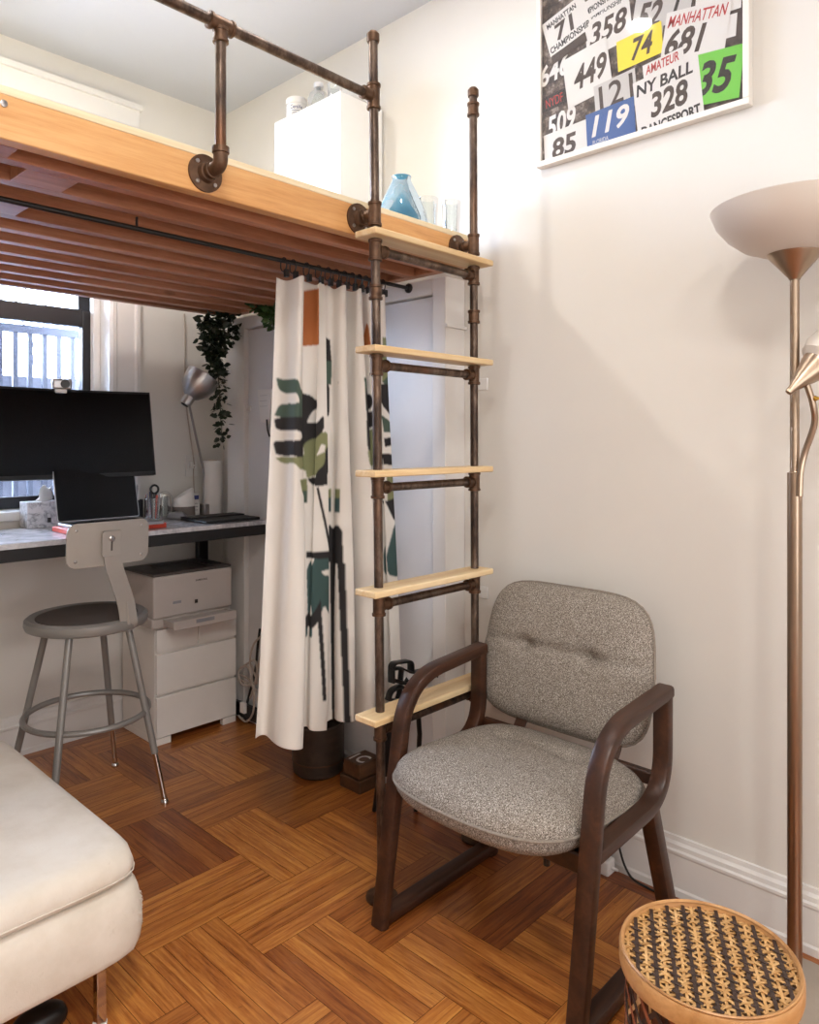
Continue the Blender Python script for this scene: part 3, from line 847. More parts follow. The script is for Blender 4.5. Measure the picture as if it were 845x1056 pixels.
    for k in range(len(knots)):
        xx = xtl + (xtr - xtl) * min(0.98, max(0.02, knots[k])); 
        b = MB(); b.tube([(xx, RY + 0.016 * cos(a), RZ - 0.012 + 0.022 * sin(a)) for a in [2 * pi * i / 16 for i in range(16)]], 0.0022, 6, closed=True)
        b.box(xx - 0.006, xx + 0.006, RY - 0.022, RY - 0.008, zt - 0.004, RZ - 0.03)
        b.build('curtain_clip', 'black', root)
    return root
curtain()

# ------------------------------------------------------------------ armchair (front faces -X)
def armchair():
    CH = thing('armchair', 'grey tweed armchair with walnut bentwood arms beside the basket', 'armchair', (1.66, 1.15, 0))
    yl, yr = 1.442, 0.842
    for y in (yl, yr):
        dx = 0.0 if y == yl else 0.015
        P = [(1.402 + dx, y, 0.0), (1.532 + dx, y, 0.60), (1.60 + dx, y, 0.655), (1.856 + dx, y, 0.672), (1.885 + dx, y, 0.415), (1.485 + dx, y, 0.392)]
        b = MB()
        b.sweep(fillet(P[:1] + [(1.505 + dx, y, 0.648)] + [P[3]], [0, 0.14, 0], 12), (0, 1, 0), 0.047, 0.033)
        b.sweep(fillet([(1.840 + dx, y, 0.672), (1.838 + dx, y, 0.402), (1.475 + dx, y, 0.392)], [0, 0.12, 0], 12), (0, 1, 0), 0.0465, 0.033)
        b.build('arm_frame', 'walnut', CH)
        b = MB(); b.sweep([(1.755 + dx, y, 0.405), (1.90 + dx, y, 0.0)], (0, 1, 0), 0.045, 0.042); b.build('rear_leg', 'walnut', CH)
        b = MB(); b.sweep([(1.415 + dx, y, 0.022), (1.905 + dx, y, 0.022)], (0, 1, 0), 0.048, 0.036); b.build('stretcher', 'walnut', CH)
    # seat support
    b = MB()
    b.box(1.50, 1.535, yr + 0.02, yl - 0.02, 0.325, 0.375); b.build('seat_rail', 'walnut', CH, bevel=0.006)
    MB().box(1.81, 1.845, yr + 0.02, yl - 0.02, 0.345, 0.385).build('seat_rail', 'walnut', CH, bevel=0.006)
    for x, y in ((1.515, 1.30), (1.515, 0.98)):
        MB().cyl((x, y, 0.327), (x, y, 0.305), 0.008, 10).build('bolt', 'black', CH)
    # seat cushion: local x -> world X depth, y -> world Y, z up, tilted back
    Rm = Matrix.Translation((1.645, 1.150, 0.418)) @ Matrix.Rotation(radians(4), 4, 'Y')
    def dseat(x, y, h):
        dz = 0.012 * (1 - x * x) * (1 - y * y)
        for yy in (-0.36, 0.36):
            dz -= 0.016 * math.exp(-((x - 0.28) ** 2 + (y - yy) ** 2) / 0.012)
        dz -= 0.006 * math.exp(-((x - 0.28) ** 2) / 0.004) * (abs(y) < 0.45)
        dx = -0.045 * (1 - y * y) * max(0, -x)
        return dx, 0, dz
    b = MB(); b.pillow(Rm, 0.268, 0.283, 0.064, 0.078, 4.4, 40, 5.0, dseat)
    seat = b.build('seat', 'tweed', CH, angle=180)
    # piping runs round the widest line of the cushion
    def ring(mat, a, b_, n, z, dsp):
        pts = []
        for k in range(72):
            th = 2 * pi * k / 72; c, s = cos(th), sin(th); Rr = (abs(c) ** n + abs(s) ** n) ** (-1 / n)
            x, y = Rr * c, Rr * s; dx, dy, dz = dsp(x, y, 0); pts.append(mat @ Vector((x * a + dx, y * b_ + dy, z)))
        return pts
    b = MB(); b.tube(ring(Rm, 0.2685, 0.2835, 4.4, -0.004, dseat), 0.0042, 8, closed=True); b.build('piping', 'tweedseam', seat)
    # backrest: local x -> world Y, local y -> up (leaning), local z -> toward front (-X)
    lean = radians(13)
    up = Vector((sin(lean), 0, cos(lean))); out = Vector((-cos(lean), 0, sin(lean))); side = Vector((0, -1, 0))
    c = Vector((1.925, 1.186, 0.678))
    Bm = Matrix((( side.x, up.x, out.x, c.x), (side.y, up.y, out.y, c.y), (side.z, up.z, out.z, c.z), (0, 0, 0, 1)))
    def dback(x, y, h):
        dz = 0.010 * (1 - x * x) * (1 - y * y)
        cr = -0.016 * math.exp(-((y - 0.10) ** 2) / 0.0035) * (0.55 + 0.45 * (abs(x) < 0.62)) * h
        for xx in (-0.38, 0.38):
            cr -= 0.022 * math.exp(-((x - xx) ** 2 / 0.008 + (y - 0.10) ** 2 / 0.012)) * h
        dx = -0.022 * x * max(0, y)          # narrower towards the top
        return dx, -0.012 * (1 - x * x) * 0 , dz + cr
    b = MB(); b.pillow(Bm, 0.288, 0.210, 0.056, 0.05, 4.8, 48, 5.5, dback)
    back = b.build('backrest', 'tweed', CH, angle=180)
    b = MB(); b.tube(ring(Bm, 0.2885, 0.2105, 4.8, 0.0, lambda x, y, h: (-0.022 * x * max(0, y), 0, 0)), 0.004, 8, closed=True); b.build('piping', 'tweedseam', back)
    # back supports between the frames
    b = MB(); b.box(1.83, 1.855, yr + 0.018, yl - 0.018, 0.425, 0.46); b.build('back_rail', 'walnut', CH, bevel=0.005)
    for y in (0.99, 1.30):
        b = MB(); b.sweep([(1.845, y, 0.44), (1.872, y, 0.475), (1.90, y, 0.56)], (0, 1, 0), 0.04, 0.006); b.build('back_bracket', 'walnut', CH)
    return CH
armchair()

# ------------------------------------------------------------------ ottoman (front left)
def ottoman():
    O = thing('ottoman', 'cream upholstered ottoman with frayed corner on chrome legs', 'ottoman', (0.32, 2.1, 0))
    x1, y0 = 0.808, 1.60; x0, y1 = -0.16, 2.58
    cx, cy = (x0 + x1) / 2, (y0 + y1) / 2
    b = MB(); b.slab(x0, x1 + 0.012, y0 - 0.008, y1, [(0.03, 0.160), (0.012, 0.162), (0.003, 0.170), (0.0, 0.182), (-0.004, 0.215), (-0.003, 0.26), (0.004, 0.30), (0.014, 0.318), (0.03, 0.324)])
    base = b.build('base', 'canvas', O, angle=180)
    rr = random.Random(3); b = MB()
    for k in range(90):
        th = radians(-45 + rr.uniform(-7, 4)); c_, q_ = cos(th), sin(th); r_ = (abs(c_) ** 14 + abs(q_) ** 14) ** (-1 / 14)
        p = Vector((cx + 0.006 + r_ * c_ * ((x1 - x0) / 2 + 0.006), cy - 0.004 + r_ * q_ * ((y1 - y0) / 2 + 0.003), rr.uniform(0.215, 0.275)))
        d = Vector((rr.uniform(0, 1), rr.uniform(-1, 0), rr.uniform(-1, 1))).normalized()
        b.tube([p, p + d * 0.004, p + d * 0.007 + Vector((0, 0, -0.004))], 0.0006, 4)
    b.build('frayed_threads', 'canvas', base)
    b = MB(); b.slab(x0, x1, y0, y1, [(0.05, 0.322), (0.02, 0.325), (0.006, 0.334), (0.0, 0.346), (0.001, 0.362), (0.006, 0.380), (0.018, 0.394), (0.04, 0.402)], dome_top=0.014)
    cu = b.build('cushion', 'canvas', O, angle=180)
    pts = []
    for k in range(160):
        th = 2 * pi * k / 160; c, s = cos(th), sin(th); n = 14; R = (abs(c) ** n + abs(s) ** n) ** (-1 / n)
        pts.append((cx + R * c * ((x1 - x0) / 2 + 0.001), cy + R * s * ((y1 - y0) / 2 + 0.001), 0.345))
    b = MB(); b.tube(pts, 0.0014, 6, closed=True); b.build('seam', 'canvas', cu)
    for lx, ly in ((0.725, 1.66), (0.725, 2.48), (-0.05, 1.68), (-0.05, 2.48)):
        b = MB(); b.box(lx - 0.011, lx + 0.011, ly - 0.011, ly + 0.011, 0.008, 0.165)
        lg = b.build('leg', 'chrome', O, bevel=0.002)
        MB().lathe([(0.016, 0), (0.016, 0.008)], (lx, ly, 0), (0, 0, 1), 14).build('leg_pad', 'white', lg)
ottoman()
p = onZ(50, 1049, 0.03)
sh = MB(); sh.pillow(Matrix.Translation((p.x - 0.02, p.y, 0.03)), 0.06, 0.035, 0.03, 0.029, 2.5, 14, 3.0)
tag(sh.build('slipper', 'black', angle=180), 'black rounded slipper lying on the floor under the ottoman', 'slipper')

# ------------------------------------------------------------------ stool
def stool():
    c = Vector((1.14, 2.715, 0))
    T = thing('shop_stool', 'grey steel swivel stool with backrest in front of the desk', 'stool', c)
    b = MB(); b.lathe([(0.02, 0.650), (0.185, 0.652), (0.206, 0.660), (0.211, 0.674), (0.209, 0.690), (0.199, 0.698), (0.186, 0.6975), (0.172, 0.692), (0.172, 0.688), (0.0, 0.688)], c, n=48, caps=False)
    b.build('seat', 'stoolgrey', T)
    b = MB(); b.lathe([(0.175, 0.688), (0.173, 0.695), (0.10, 0.692), (0.0, 0.690)], c, n=48, caps=False); b.build('seat_pad', 'stoolpad', T)
    feet = [(1.335, 2.507), (1.347, 2.94), (0.93, 2.51), (0.935, 2.94)]
    for fx, fy in feet:
        d = (Vector((fx, fy, 0)) - c); d.normalize()
        top = c + d * 0.148 + Vector((0, 0, 0.655)); bot = Vector((fx, fy, 0.012))
        at = lambda z: top + (bot - top) * ((top.z - z) / (top.z - bot.z))
        lg = MB().tube([top, at(0.185)], 0.0125, 14).build('leg', 'stoolgrey', T)
        MB().tube([at(0.20), at(0.012)], 0.0098, 12).build('leg_extension', 'chrome', lg)
        MB().lathe([(0.015, 0), (0.016, 0.004), (0.013, 0.012), (0.009, 0.018)], (fx, fy, 0), (0, 0, 1), 14).build('leg_glide', 'chrome', lg)
    b = MB(); b.tube([c + Vector((0.212 * cos(a), 0.212 * sin(a), 0.335)) for a in [2 * pi * i / 56 for i in range(56)]], 0.0105, 10, closed=True)
    b.build('foot_ring', 'stoolgrey', T)
    # backrest
    pc = onY(113.5, 560, 2.50)
    wv = Vector((1, 0.05, 0)).normalized(); up = Vector((0.0, -0.06, 1)).normalized(); nrm = wv.cross(up).normalized()   # nrm points to the room (-Y)
    def curve(p, q): return pc + wv * p + up * q - nrm * (0.0 - 0.0) + nrm * (-0.35 * p * p)
    poly = rounded(0.295, 0.152, 0.032, 6)
    b = MB(); n = len(poly)
    f0 = [curve(p, q) for p, q in poly]; f1 = [curve(p, q) - nrm * 0.006 for p, q in poly]
    # split the plate into columns so that it bends
    cols = 13; b2 = MB(); xs_ = [-0.1475 + 0.295 * i / (cols - 1) for i in range(cols)]
    def hh(x):
        e = 0.1475 - abs(x); r = 0.034
        return 0.076 if e >= r else 0.076 - r + sqrt(max(0, r * r - (r - e) ** 2))
    xs_ = sorted(set(xs_ + [s * (0.1475 - 0.034 + 0.034 * sin(k * pi / 16)) for k in range(9) for s in (-1, 1)]))
    rings = []
    for x in xs_:
        h_ = max(hh(x), 0.04); rings.append([curve(x, -h_) + nrm * 0.003, curve(x, h_) + nrm * 0.003, curve(x, h_) - nrm * 0.003, curve(x, -h_) - nrm * 0.003])
    b2.rings(rings)
    pl = b2.build('back_plate', 'stoollight', T, bevel=0.0015)
    for sx in (-0.118, 0.118):
        for sz in (-0.052, 0.052):
            MB().lathe([(0.0055, 0), (0.005, 0.002), (0.002, 0.0035)], curve(sx, sz) + nrm * 0.003, nrm, 10).build('rivet', 'nickel', pl)
    # upright strap: from under the seat, up behind the plate
    o2 = curve(0.0, 0.0) + nrm * 0.008
    foot = onY(132, 650, 2.53)
    P = [Vector((c.x + 0.06, c.y - 0.06, 0.645)), Vector((foot.x - 0.012, foot.y + 0.025, 0.644)), Vector((foot.x, foot.y - 0.012, 0.67)), Vector((foot.x - 0.012, foot.y - 0.012, 0.76)),
         o2 + up * -0.07 + wv * 0.008, o2 + up * 0.045 + wv * 0.002]
    PP = fillet(P, [0, 0.03, 0.04, 0.12, 0.04, 0], 8)
    b = MB(); rs = []
    for i, p_ in enumerate(PP):
        d = (PP[min(i + 1, len(PP) - 1)] - PP[max(i - 1, 0)]).normalized()
        a = wv; nn = d.cross(a).normalized(); t_ = i / (len(PP) - 1); w_ = 0.064
        rib = 0.006 if 0.35 < t_ < 0.7 else 0.0
        prof = [(w_/2, -0.002), (w_/2, 0.002), (w_/6, 0.002), (0, 0.002), (-w_/6, 0.002), (-w_/2, 0.002), (-w_/2, -0.002)]
        rs.append([p_ + a * q + nn * r for q, r in prof])
    b.rings(rs)
    st = b.build('back_strap', 'stoollight', T)
    MB().tube([P[2] + Vector((-0.004, -0.004, 0.01)), P[3] + Vector((0.002, -0.004, 0.0))], [0.006, 0.004], 8).build('strap_rib', 'stoollight', st)
    b = MB(); b.prism(rounded(0.068, 0.088, 0.008, 3), o2 + nrm * 0.001, wv, up, nrm * 0.004); bk = b.build('bracket', 'stoollight', T, bevel=0.001)
    MB().lathe([(0.010, 0), (0.010, 0.003), (0.006, 0.006)], o2 + up * 0.018 + nrm * 0.005, nrm, 14).build('bolt', 'nickel', bk)
    b = MB(); b.prism(rounded(0.006, 0.034, 0.003, 3), o2 + up * -0.008 + nrm * 0.0045, wv, up, nrm * 0.0015); b.build('slot', 'stoolpad', bk)
stool()

# ------------------------------------------------------------------ desk
DZ, DY0, DY1, DX1 = 0.968, 2.795, 3.29, 2.0 - 0.006
D = thing('desk', 'white marble topped desk on black frame under the window', 'desk', (1.2, 3.05, 0))
MB().box(-0.1, DX1, DY0, DY1, DZ - 0.02, DZ).build('desktop', 'marble', D, bevel=0.002)
b = MB(); b.box(-0.1, DX1 - 0.005, DY0 + 0.004, DY0 + 0.034, DZ - 0.066, DZ - 0.0205); b.box(-0.1, DX1 - 0.005, DY1 - 0.035, DY1 - 0.005, DZ - 0.066, DZ - 0.0205)
b.box(DX1 - 0.04, DX1 - 0.005, DY0 + 0.034, DY1 - 0.035, DZ - 0.066, DZ - 0.0205)
b.build('frame', 'blackmat', D, bevel=0.002)
for x in (1.945, 0.05):
    b = MB(); b.box(x - 0.027, x + 0.027, 3.262, 3.318 - 0.02, 0.0, DZ - 0.021); b.build('leg', 'black', D, bevel=0.003)
# drawer unit
DU = thing('drawer_unit', 'white low drawer chest under the desk carrying the printer', 'drawer chest', (1.76, 3.15, 0))
x0, x1, y0, y1 = 1.555, 1.958, 2.992, 3.318
b = MB(); b.box(x0, x1, y0 + 0.018, y1, 0.03, 0.515)
b.box(x0, x0 + 0.07, y0 + 0.004, y0 + 0.03, 0, 0.03); b.box(x1 - 0.07, x1, y0 + 0.004, y0 + 0.03, 0, 0.03); b.box(x0, x0 + 0.016, y0 + 0.03, y1, 0, 0.03); b.box(x1 - 0.016, x1, y0 + 0.03, y1, 0, 0.03)
b.build('body', 'whitelaq', DU, bevel=0.0015)
xm = (x0 + x1) / 2
for a0, a1, z0, z1 in ((x0 + .001, xm - .002, 0.409, 0.505), (xm + .002, x1 - .001, 0.409, 0.505), (x0 + .001, x1 - .001, 0.222, 0.396), (x0 + .001, x1 - .001, 0.034, 0.210)):
    MB().box(a0, a1, y0, y0 + 0.0175, z0, z1).build('drawer_front', 'whitelaq', DU, bevel=0.002)
# printer
PR = thing('printer', 'pale grey laser printer with open paper tray on the drawers', 'printer', (1.72, 3.1, 0.5155))
px0, px1, py0, py1, pz0, pz1 = 1.525, 1.915, 2.962, 3.255, 0.516, 0.755
b = MB(); b.box(px0, px1, py0 + 0.012, py1, pz0, pz0 + 0.045); b.box(px0, px1, py0, py1, pz0 + 0.046, pz1 - 0.012)
b.build('body', 'printer', PR, bevel=0.008, seg=3)
b = MB(); b.box(px0 + 0.002, px0 + 0.10, py0 + 0.004, py1 - 0.002, pz1 - 0.012, pz1); b.box(px1 - 0.09, px1 - 0.002, py0 + 0.004, py1 - 0.002, pz1 - 0.012, pz1)
b.box(px0 + 0.10, px1 - 0.09, py0 + 0.004, py0 + 0.05, pz1 - 0.012, pz1); b.box(px0 + 0.10, px1 - 0.09, py1 - 0.05, py1 - 0.002, pz1 - 0.012, pz1)
b.build('top_cover', 'printertop', PR, bevel=0.003)
MB().box(px0 + 0.10, px1 - 0.09, py0 + 0.05, py1 - 0.05, pz1 - 0.012, pz1 - 0.008).build('output_slot', 'black', PR)
b = MB(); b.box(px1 - 0.07, px1 - 0.02, py0 + 0.06, py0 + 0.2, pz1, pz1 + 0.003); b.build('control_panel', 'black', PR, bevel=0.001)
b = MB(); b.box(px0 + 0.05, px1 - 0.03, py0 - 0.075, py0 + 0.01, pz0 + 0.008, pz0 + 0.012); b.box(px0 + 0.05, px1 - 0.03, py0 - 0.085, py0 - 0.075, pz0 + 0.004, pz0 + 0.042)
b.box(px0 + 0.05, px0 + 0.056, py0 - 0.075, py0 + 0.01, pz0 + 0.012, pz0 + 0.038); b.box(px1 - 0.036, px1 - 0.03, py0 - 0.075, py0 + 0.01, pz0 + 0.012, pz0 + 0.038)
b.box(px0 + 0.06, px1 - 0.04, py0 - 0.07, py0 + 0.01, pz0 + 0.014, pz0 + 0.034)
tr = b.build('paper_tray', 'printer', PR, bevel=0.002)
b = MB(); b.box((px0 + px1) / 2 - 0.04, (px0 + px1) / 2 + 0.05, py0 - 0.0865, py0 - 0.084, pz0 + 0.020, pz0 + 0.036); b.build('tray_handle', 'greyplastic', tr, bevel=0.001)
MB().box((px0 + px1) / 2 + 0.002, (px0 + px1) / 2 + 0.016, py0 - 0.002, py0 + 0.002, pz0 + 0.088, pz0 + 0.104).build('power_button', 'black', PR)
b = MB(); b.text('SAMSUNG', ((px0 + px1) / 2 + 0.035, py0 - 0.0008, pz0 + 0.19), (1, 0, 0), (0, 0, 1), 0.014, 0.02, fit=(0.06, 0.0085)); b.build('lettering', 'ink', PR, smooth=False)
b = MB(); b.box(px0 + 0.09, px0 + 0.13, py0 - 0.002, py0 + 0.001, pz0 + 0.10, pz0 + 0.112); b.build('badge', 'greyplastic', PR, bevel=0.001)

# monitor
MO = thing('monitor', 'large black wide monitor on the desk in front of the window', 'monitor', (1.15, 3.14, DZ))
tl = radians(9); upv = Vector((0, sin(tl), cos(tl))); nv = Vector((0, -cos(tl), sin(tl)))
mc = Vector((1.165, 3.115, 1.362))
def mon(px_, q): return mc + Vector((px_, 0, 0)) + upv * q + nv * (0.12 * px_ * px_)
for nm, mt, hw, hh_, off, th in (('housing', 'black', 0.425, 0.187, 0.0, 0.028), ('screen', 'screen', 0.418, 0.176, 0.0015, 0.003)):
    b = MB(); rs = []
    for i in range(17):
        x = -hw + 2 * hw * i / 16; dz_ = 0.006 if nm == 'screen' else 0
        rs.append([mon(x, -hh_ + dz_) + nv * off, mon(x, hh_ + dz_ * 0) + nv * off, mon(x, hh_) + nv * (off - th), mon(x, -hh_ + dz_) + nv * (off - th)])
    b.rings(rs); b.build(nm, mt, MO, bevel=0.002 if nm == 'housing' else 0)
b = MB(); b.sweep([mc + Vector((0.17, 0, 0)) - nv * 0.03, mc + Vector((0.17, 0, 0)) - nv * 0.06 - upv * 0.05, Vector((mc.x + 0.17, 3.2, DZ + 0.02))], (1, 0, 0), 0.06, 0.03); b.build('stand_neck', 'black', MO)
b = MB(); b.prism(rounded(0.20, 0.15, 0.03), (mc.x + 0.17, 3.19, DZ), (1, 0, 0), (0, 1, 0), (0, 0, 0.012)); b.build('stand_foot', 'black', MO, bevel=0.003)
b = MB(); b.box(1.50, 1.58, 3.075, 3.079, 1.181, 1.184); b.build('power_keys', 'greyplastic', MO)
# webcam
wc = onY(64, 397, 3.14)
W = thing('webcam', 'small silver webcam clipped on top of the monitor', 'webcam', (wc.x, wc.y, wc.z - 0.03))
Rw = Matrix.Rotation(radians(-20), 3, 'Z')
b = MB(); b.box(wc.x - 0.038, wc.x + 0.038, wc.y - 0.014, wc.y + 0.016, wc.z - 0.020, wc.z + 0.026, Rw); b.build('body', 'silver', W, bevel=0.010, seg=4)
dv = Rw @ Vector((0, -1, 0)); rv = Rw @ Vector((1, 0, 0))
b = MB(); b.lathe([(0.018, -0.004), (0.018, 0.004), (0.013, 0.005), (0.0, 0.003)], Vector((wc.x, wc.y, wc.z + 0.003)) + dv * 0.0138 + rv * 0.012, dv, 20); b.build('lens', 'black', W)
b = MB(); b.box(wc.x - 0.025, wc.x + 0.02, wc.y - 0.02, wc.y + 0.03, wc.z - 0.034, wc.z - 0.018, Rw); b.build('clip', 'white', W, bevel=0.004)

# laptop on a red book
lz = DZ + 0.022
lb = onZ(104, 540, lz)
lx, ly = lb.x + 0.012, 2.93
bk = MB(); bk.box(lx - 0.185, lx + 0.20, ly - 0.075, ly + 0.13, DZ + 0.0005, DZ + 0.021)
tag(bk.build('book', 'orange', bevel=0.003), 'red-orange book lying on the desk under the laptop', 'book')
LP = thing('laptop', 'open laptop with black screen raised on a red book', 'laptop', (lx, ly, lz - 0.0005))
b = MB(); b.prism(rounded(0.345, 0.226, 0.012), (lx, ly - 0.0, lz - 0.0005), (1, 0, 0), (0, 1, 0), (0, 0, 0.013)); bs = b.build('base', 'silver', LP, bevel=0.002)
b = MB(); b.box(lx - 0.135, lx + 0.135, ly - 0.02, ly + 0.085, lz + 0.0125, lz + 0.0135); b.build('keyboard', 'black', bs)
ta = radians(14); u2 = Vector((0, sin(ta), cos(ta))); n2 = Vector((0, -cos(ta), sin(ta)))
hb = Vector((lx, ly + 0.108, lz + 0.013))
b = MB(); b.prism(rounded(0.345, 0.222, 0.01), hb + u2 * 0.1118, (1, 0, 0), u2, -n2 * 0.006); li = b.build('lid', 'silver', LP, bevel=0.0015)
b = MB(); b.prism(rounded(0.336, 0.213, 0.008), hb + u2 * 0.1118, (1, 0, 0), u2, n2 * 0.0012); b.build('display', 'screen', li)

# tissue box
tp = onZ(46, 544, DZ)
TB = thing('tissue_box', 'grey marbled tissue box with a tissue on the desk left', 'tissue box', (tp.x, tp.y, DZ))
hx = 0.068
b = MB(); b.box(tp.x - hx, tp.x + hx, tp.y - 0.0, tp.y + 0.09, DZ, DZ + 0.108); b.build('carton', 'tissuebox', TB, bevel=0.002)
b = MB(); b.box(tp.x + 0.012, tp.x + 0.026, tp.y - 0.0008, tp.y + 0.002, DZ + 0.02, DZ + 0.04); b.build('mark', 'ink', TB)
b = MB(); rr = random.Random(5); rs = []
for k in range(7):
    t_ = k / 6; w_ = 0.03 - 0.012 * t_
    rs.append([Vector((tp.x + 0.01 + 0.02 * t_ + w_ * cos(a) * (1 + 0.35 * sin(3 * a + k)), tp.y + 0.045 + w_ * 0.5 * sin(a) * (1 + 0.3 * cos(4 * a + k)), DZ + 0.105 + 0.06 * t_ + 0.012 * sin(2 * a + 1) * t_)) for a in [2 * pi * i / 16 for i in range(16)]])
b.rings(rs); b.build('tissue', 'paper', TB, angle=180)

# glass of pens, scissors, jars
def vessel(name, label, cat, x, y, r, h, mat, z=DZ, wall=0.0025, group=None, lid=None):
    T = thing(name, label, cat, (x, y, z), group)
    b = MB(); b.lathe([(0, 0.0005), (r * 0.96, 0.0005), (r, 0.006), (r, h), (r - wall, h), (r - wall, 0.006), (0, 0.005)], (x, y, z), n=28, caps=False); b.build('vessel', mat, T)
    return T
pg = onZ(160, 531, DZ)
PGX, PGY = 1.622, 3.15
vessel('pen_glass', 'clear glass tumbler full of pens right of the monitor', 'glass', PGX, PGY, 0.040, 0.105, 'glass')
cols = ['red', 'ink', 'navy', 'red', 'greyplastic', 'ink', 'orange', 'nickel']
labs = ['dark red pen standing in the pen glass', 'black pen standing in the pen glass', 'navy pen standing in the pen glass', 'bright red pen leaning in the pen glass', 'grey pen standing in the pen glass', 'black pen leaning at the back of the pen glass', 'orange pen standing in the pen glass', 'silver pen standing in the pen glass']
for i, cn in enumerate(cols):
    a = 2 * pi * i / len(cols); p0 = Vector((PGX + 0.020 * cos(a), PGY + 0.020 * sin(a), DZ + 0.010)); p1 = Vector((PGX + 0.032 * cos(a), PGY + 0.032 * sin(a), DZ + 0.118 + 0.006 * (i % 3)))
    T = thing('pen', labs[i], 'pen', p0, 'pens in the glass')
    MB().tube([p0, p0 + (p1 - p0) * 0.75], [0.0025, 0.0045], 8).build('barrel', cn, T)
    MB().tube([p0 + (p1 - p0) * 0.75, p1], 0.0048, 8).build('pen_cap', cn, T)
SX = thing('scissors', 'scissors with round black handles upright in the pen glass', 'scissors', (PGX, PGY, DZ + 0.008))
MB().box(PGX - 0.005, PGX + 0.005, PGY - 0.001, PGY + 0.001, DZ + 0.008, DZ + 0.115).build('blades', 'nickel', SX)
for dz_, dx_ in ((0.142, 0.004),):
    b = MB(); b.tube([(PGX + dx_ + 0.019 * cos(a), PGY, DZ + dz_ + 0.019 * sin(a)) for a in [2 * pi * i / 24 for i in range(24)]], 0.0052, 8, closed=True); b.cyl((PGX, PGY, DZ + 0.10), (PGX + dx_, PGY, DZ + dz_ - 0.017), 0.006, 8); b.build('handle', 'black', SX)
vessel('pencil_cup', 'black mesh pencil cup behind the laptop edge', 'cup', 1.565, 3.215, 0.036, 0.095, 'blackmat')
for i, (dx, dy, cn, lb_) in enumerate(((-0.012, 0.0, 'yellow', 'yellow pencil standing in the black cup'), (0.014, 0.004, 'paper', 'white pencil standing in the black cup'), (0.0, -0.014, 'greyplastic', 'grey pencil standing in the black cup'))):
    b = MB(); b.tube([(1.565 + dx * 0.6, 3.215 + dy * 0.6, DZ + 0.006), (1.565 + dx * 1.9, 3.215 + dy * 1.6, DZ + 0.155), (1.565 + dx * 2.0, 3.215 + dy * 1.7, DZ + 0.166)], [0.0036, 0.0036, 0.001], 6)
    tag(b.build('pencil', cn), lb_, 'pencil', 'pencils in the black cup')
J = vessel('glass_jar', 'clear glass jar with wire bail lid beside the pen glass', 'jar', 1.70, 3.215, 0.036, 0.10, 'glass')
b = MB(); b.lathe([(0, 0.100), (0.037, 0.100), (0.037, 0.108), (0.03, 0.114), (0, 0.115)], (1.70, 3.215, DZ), n=24, caps=False); b.build('jar_lid', 'glass', J)
b = MB(); b.tube([(1.70 + 0.04 * cos(a), 3.20 - 0.005, DZ + 0.085 + 0.042 * sin(a)) for a in [pi * i / 14 for i in range(15)]], 0.0014, 6); b.build('wire_bail', 'nickel', J)
# speaker: white slanted top over a taupe base
sp = Vector((1.795, 3.19, DZ))
SP = thing('smart_speaker', 'white slant-topped speaker with taupe base on the desk', 'speaker', sp)
b = MB(); b.lathe([(0, 0.0), (0.050, 0.0), (0.054, 0.01), (0.052, 0.052), (0.0, 0.052)], sp, n=32, caps=False); b.build('speaker_base', plain('taupe_fabric', hexc('7A716C'), 0.9, 0, 0.1, 200), SP)
b = MB(); rs = []
for t_ in (0, 0.3, 0.7, 0.93, 1.0):
    r = 0.052 - 0.006 * t_ - (0.006 if t_ == 1 else 0)
    rs.append([sp + Vector((r * cos(a), r * sin(a), 0.0525 + t_ * (0.062 + 0.026 * cos(a - radians(-20))))) for a in [2 * pi * i / 32 for i in range(32)]])
b.rings(rs); b.build('speaker_top', 'white', SP)
# small carton
ct = Vector((1.87, 3.235, DZ))
CT = thing('carton', 'small white printed carton between the speaker and desk lamp', 'carton', ct)
MB().box(ct.x - 0.026, ct.x + 0.026, ct.y - 0.02, ct.y + 0.02, DZ, DZ + 0.108).build('box', 'paper', CT, bevel=0.001)
b = MB()
b.box(ct.x - 0.02, ct.x + 0.02, ct.y - 0.0208, ct.y - 0.019, DZ + 0.078, DZ + 0.098)
b.build('print', 'navy', CT)
b = MB()
for k in range(3): b.box(ct.x - 0.022, ct.x + 0.016, ct.y - 0.0207, ct.y - 0.019, DZ + 0.025 + 0.016 * k, DZ + 0.028 + 0.016 * k)
b.build('print_line', 'greyplastic', CT)
# desk lamp
dlb = Vector((1.925, 3.215, DZ))
DL = thing('desk_lamp', 'brushed nickel gooseneck desk lamp at the back of the desk', 'desk lamp', dlb)
b = MB(); b.box(dlb.x - 0.022, dlb.x + 0.022, dlb.y - 0.03, dlb.y + 0.03, DZ, DZ + 0.055); b.build('lamp_base', 'nickel', DL, bevel=0.004)
hd = onY(194, 412, 3.12)
hdir = (onY(210, 380, 3.15) - hd)
neck = bez([(dlb.x - 0.005, dlb.y, DZ + 0.05), (dlb.x - 0.008, dlb.y, DZ + 0.2), onY(200, 440, 3.17), hd], 10)
b = MB(); b.tube(neck, 0.006, 10); b.build('neck', 'nickel', DL)
ha = Vector((0.52, -0.12, 0.80)).normalized()
h0 = hd - ha * 0.02
b = MB(); b.lathe([(0.012, -0.01), (0.026, -0.008), (0.028, 0.015), (0.028, 0.034), (0.040, 0.042), (0.068, 0.078), (0.080, 0.115), (0.083, 0.155), (0.081, 0.155), (0.076, 0.115), (0.06, 0.078), (0.01, 0.05)], h0, ha, 32, caps=False)
b.build('lamp_shade', 'nickel', DL)
b = MB(); b.lathe([(0, -0.014), (0.018, -0.012), (0.018, -0.006), (0, -0.006)], h0, ha, 18, caps=False); b.build('socket', 'blackmat', DL)
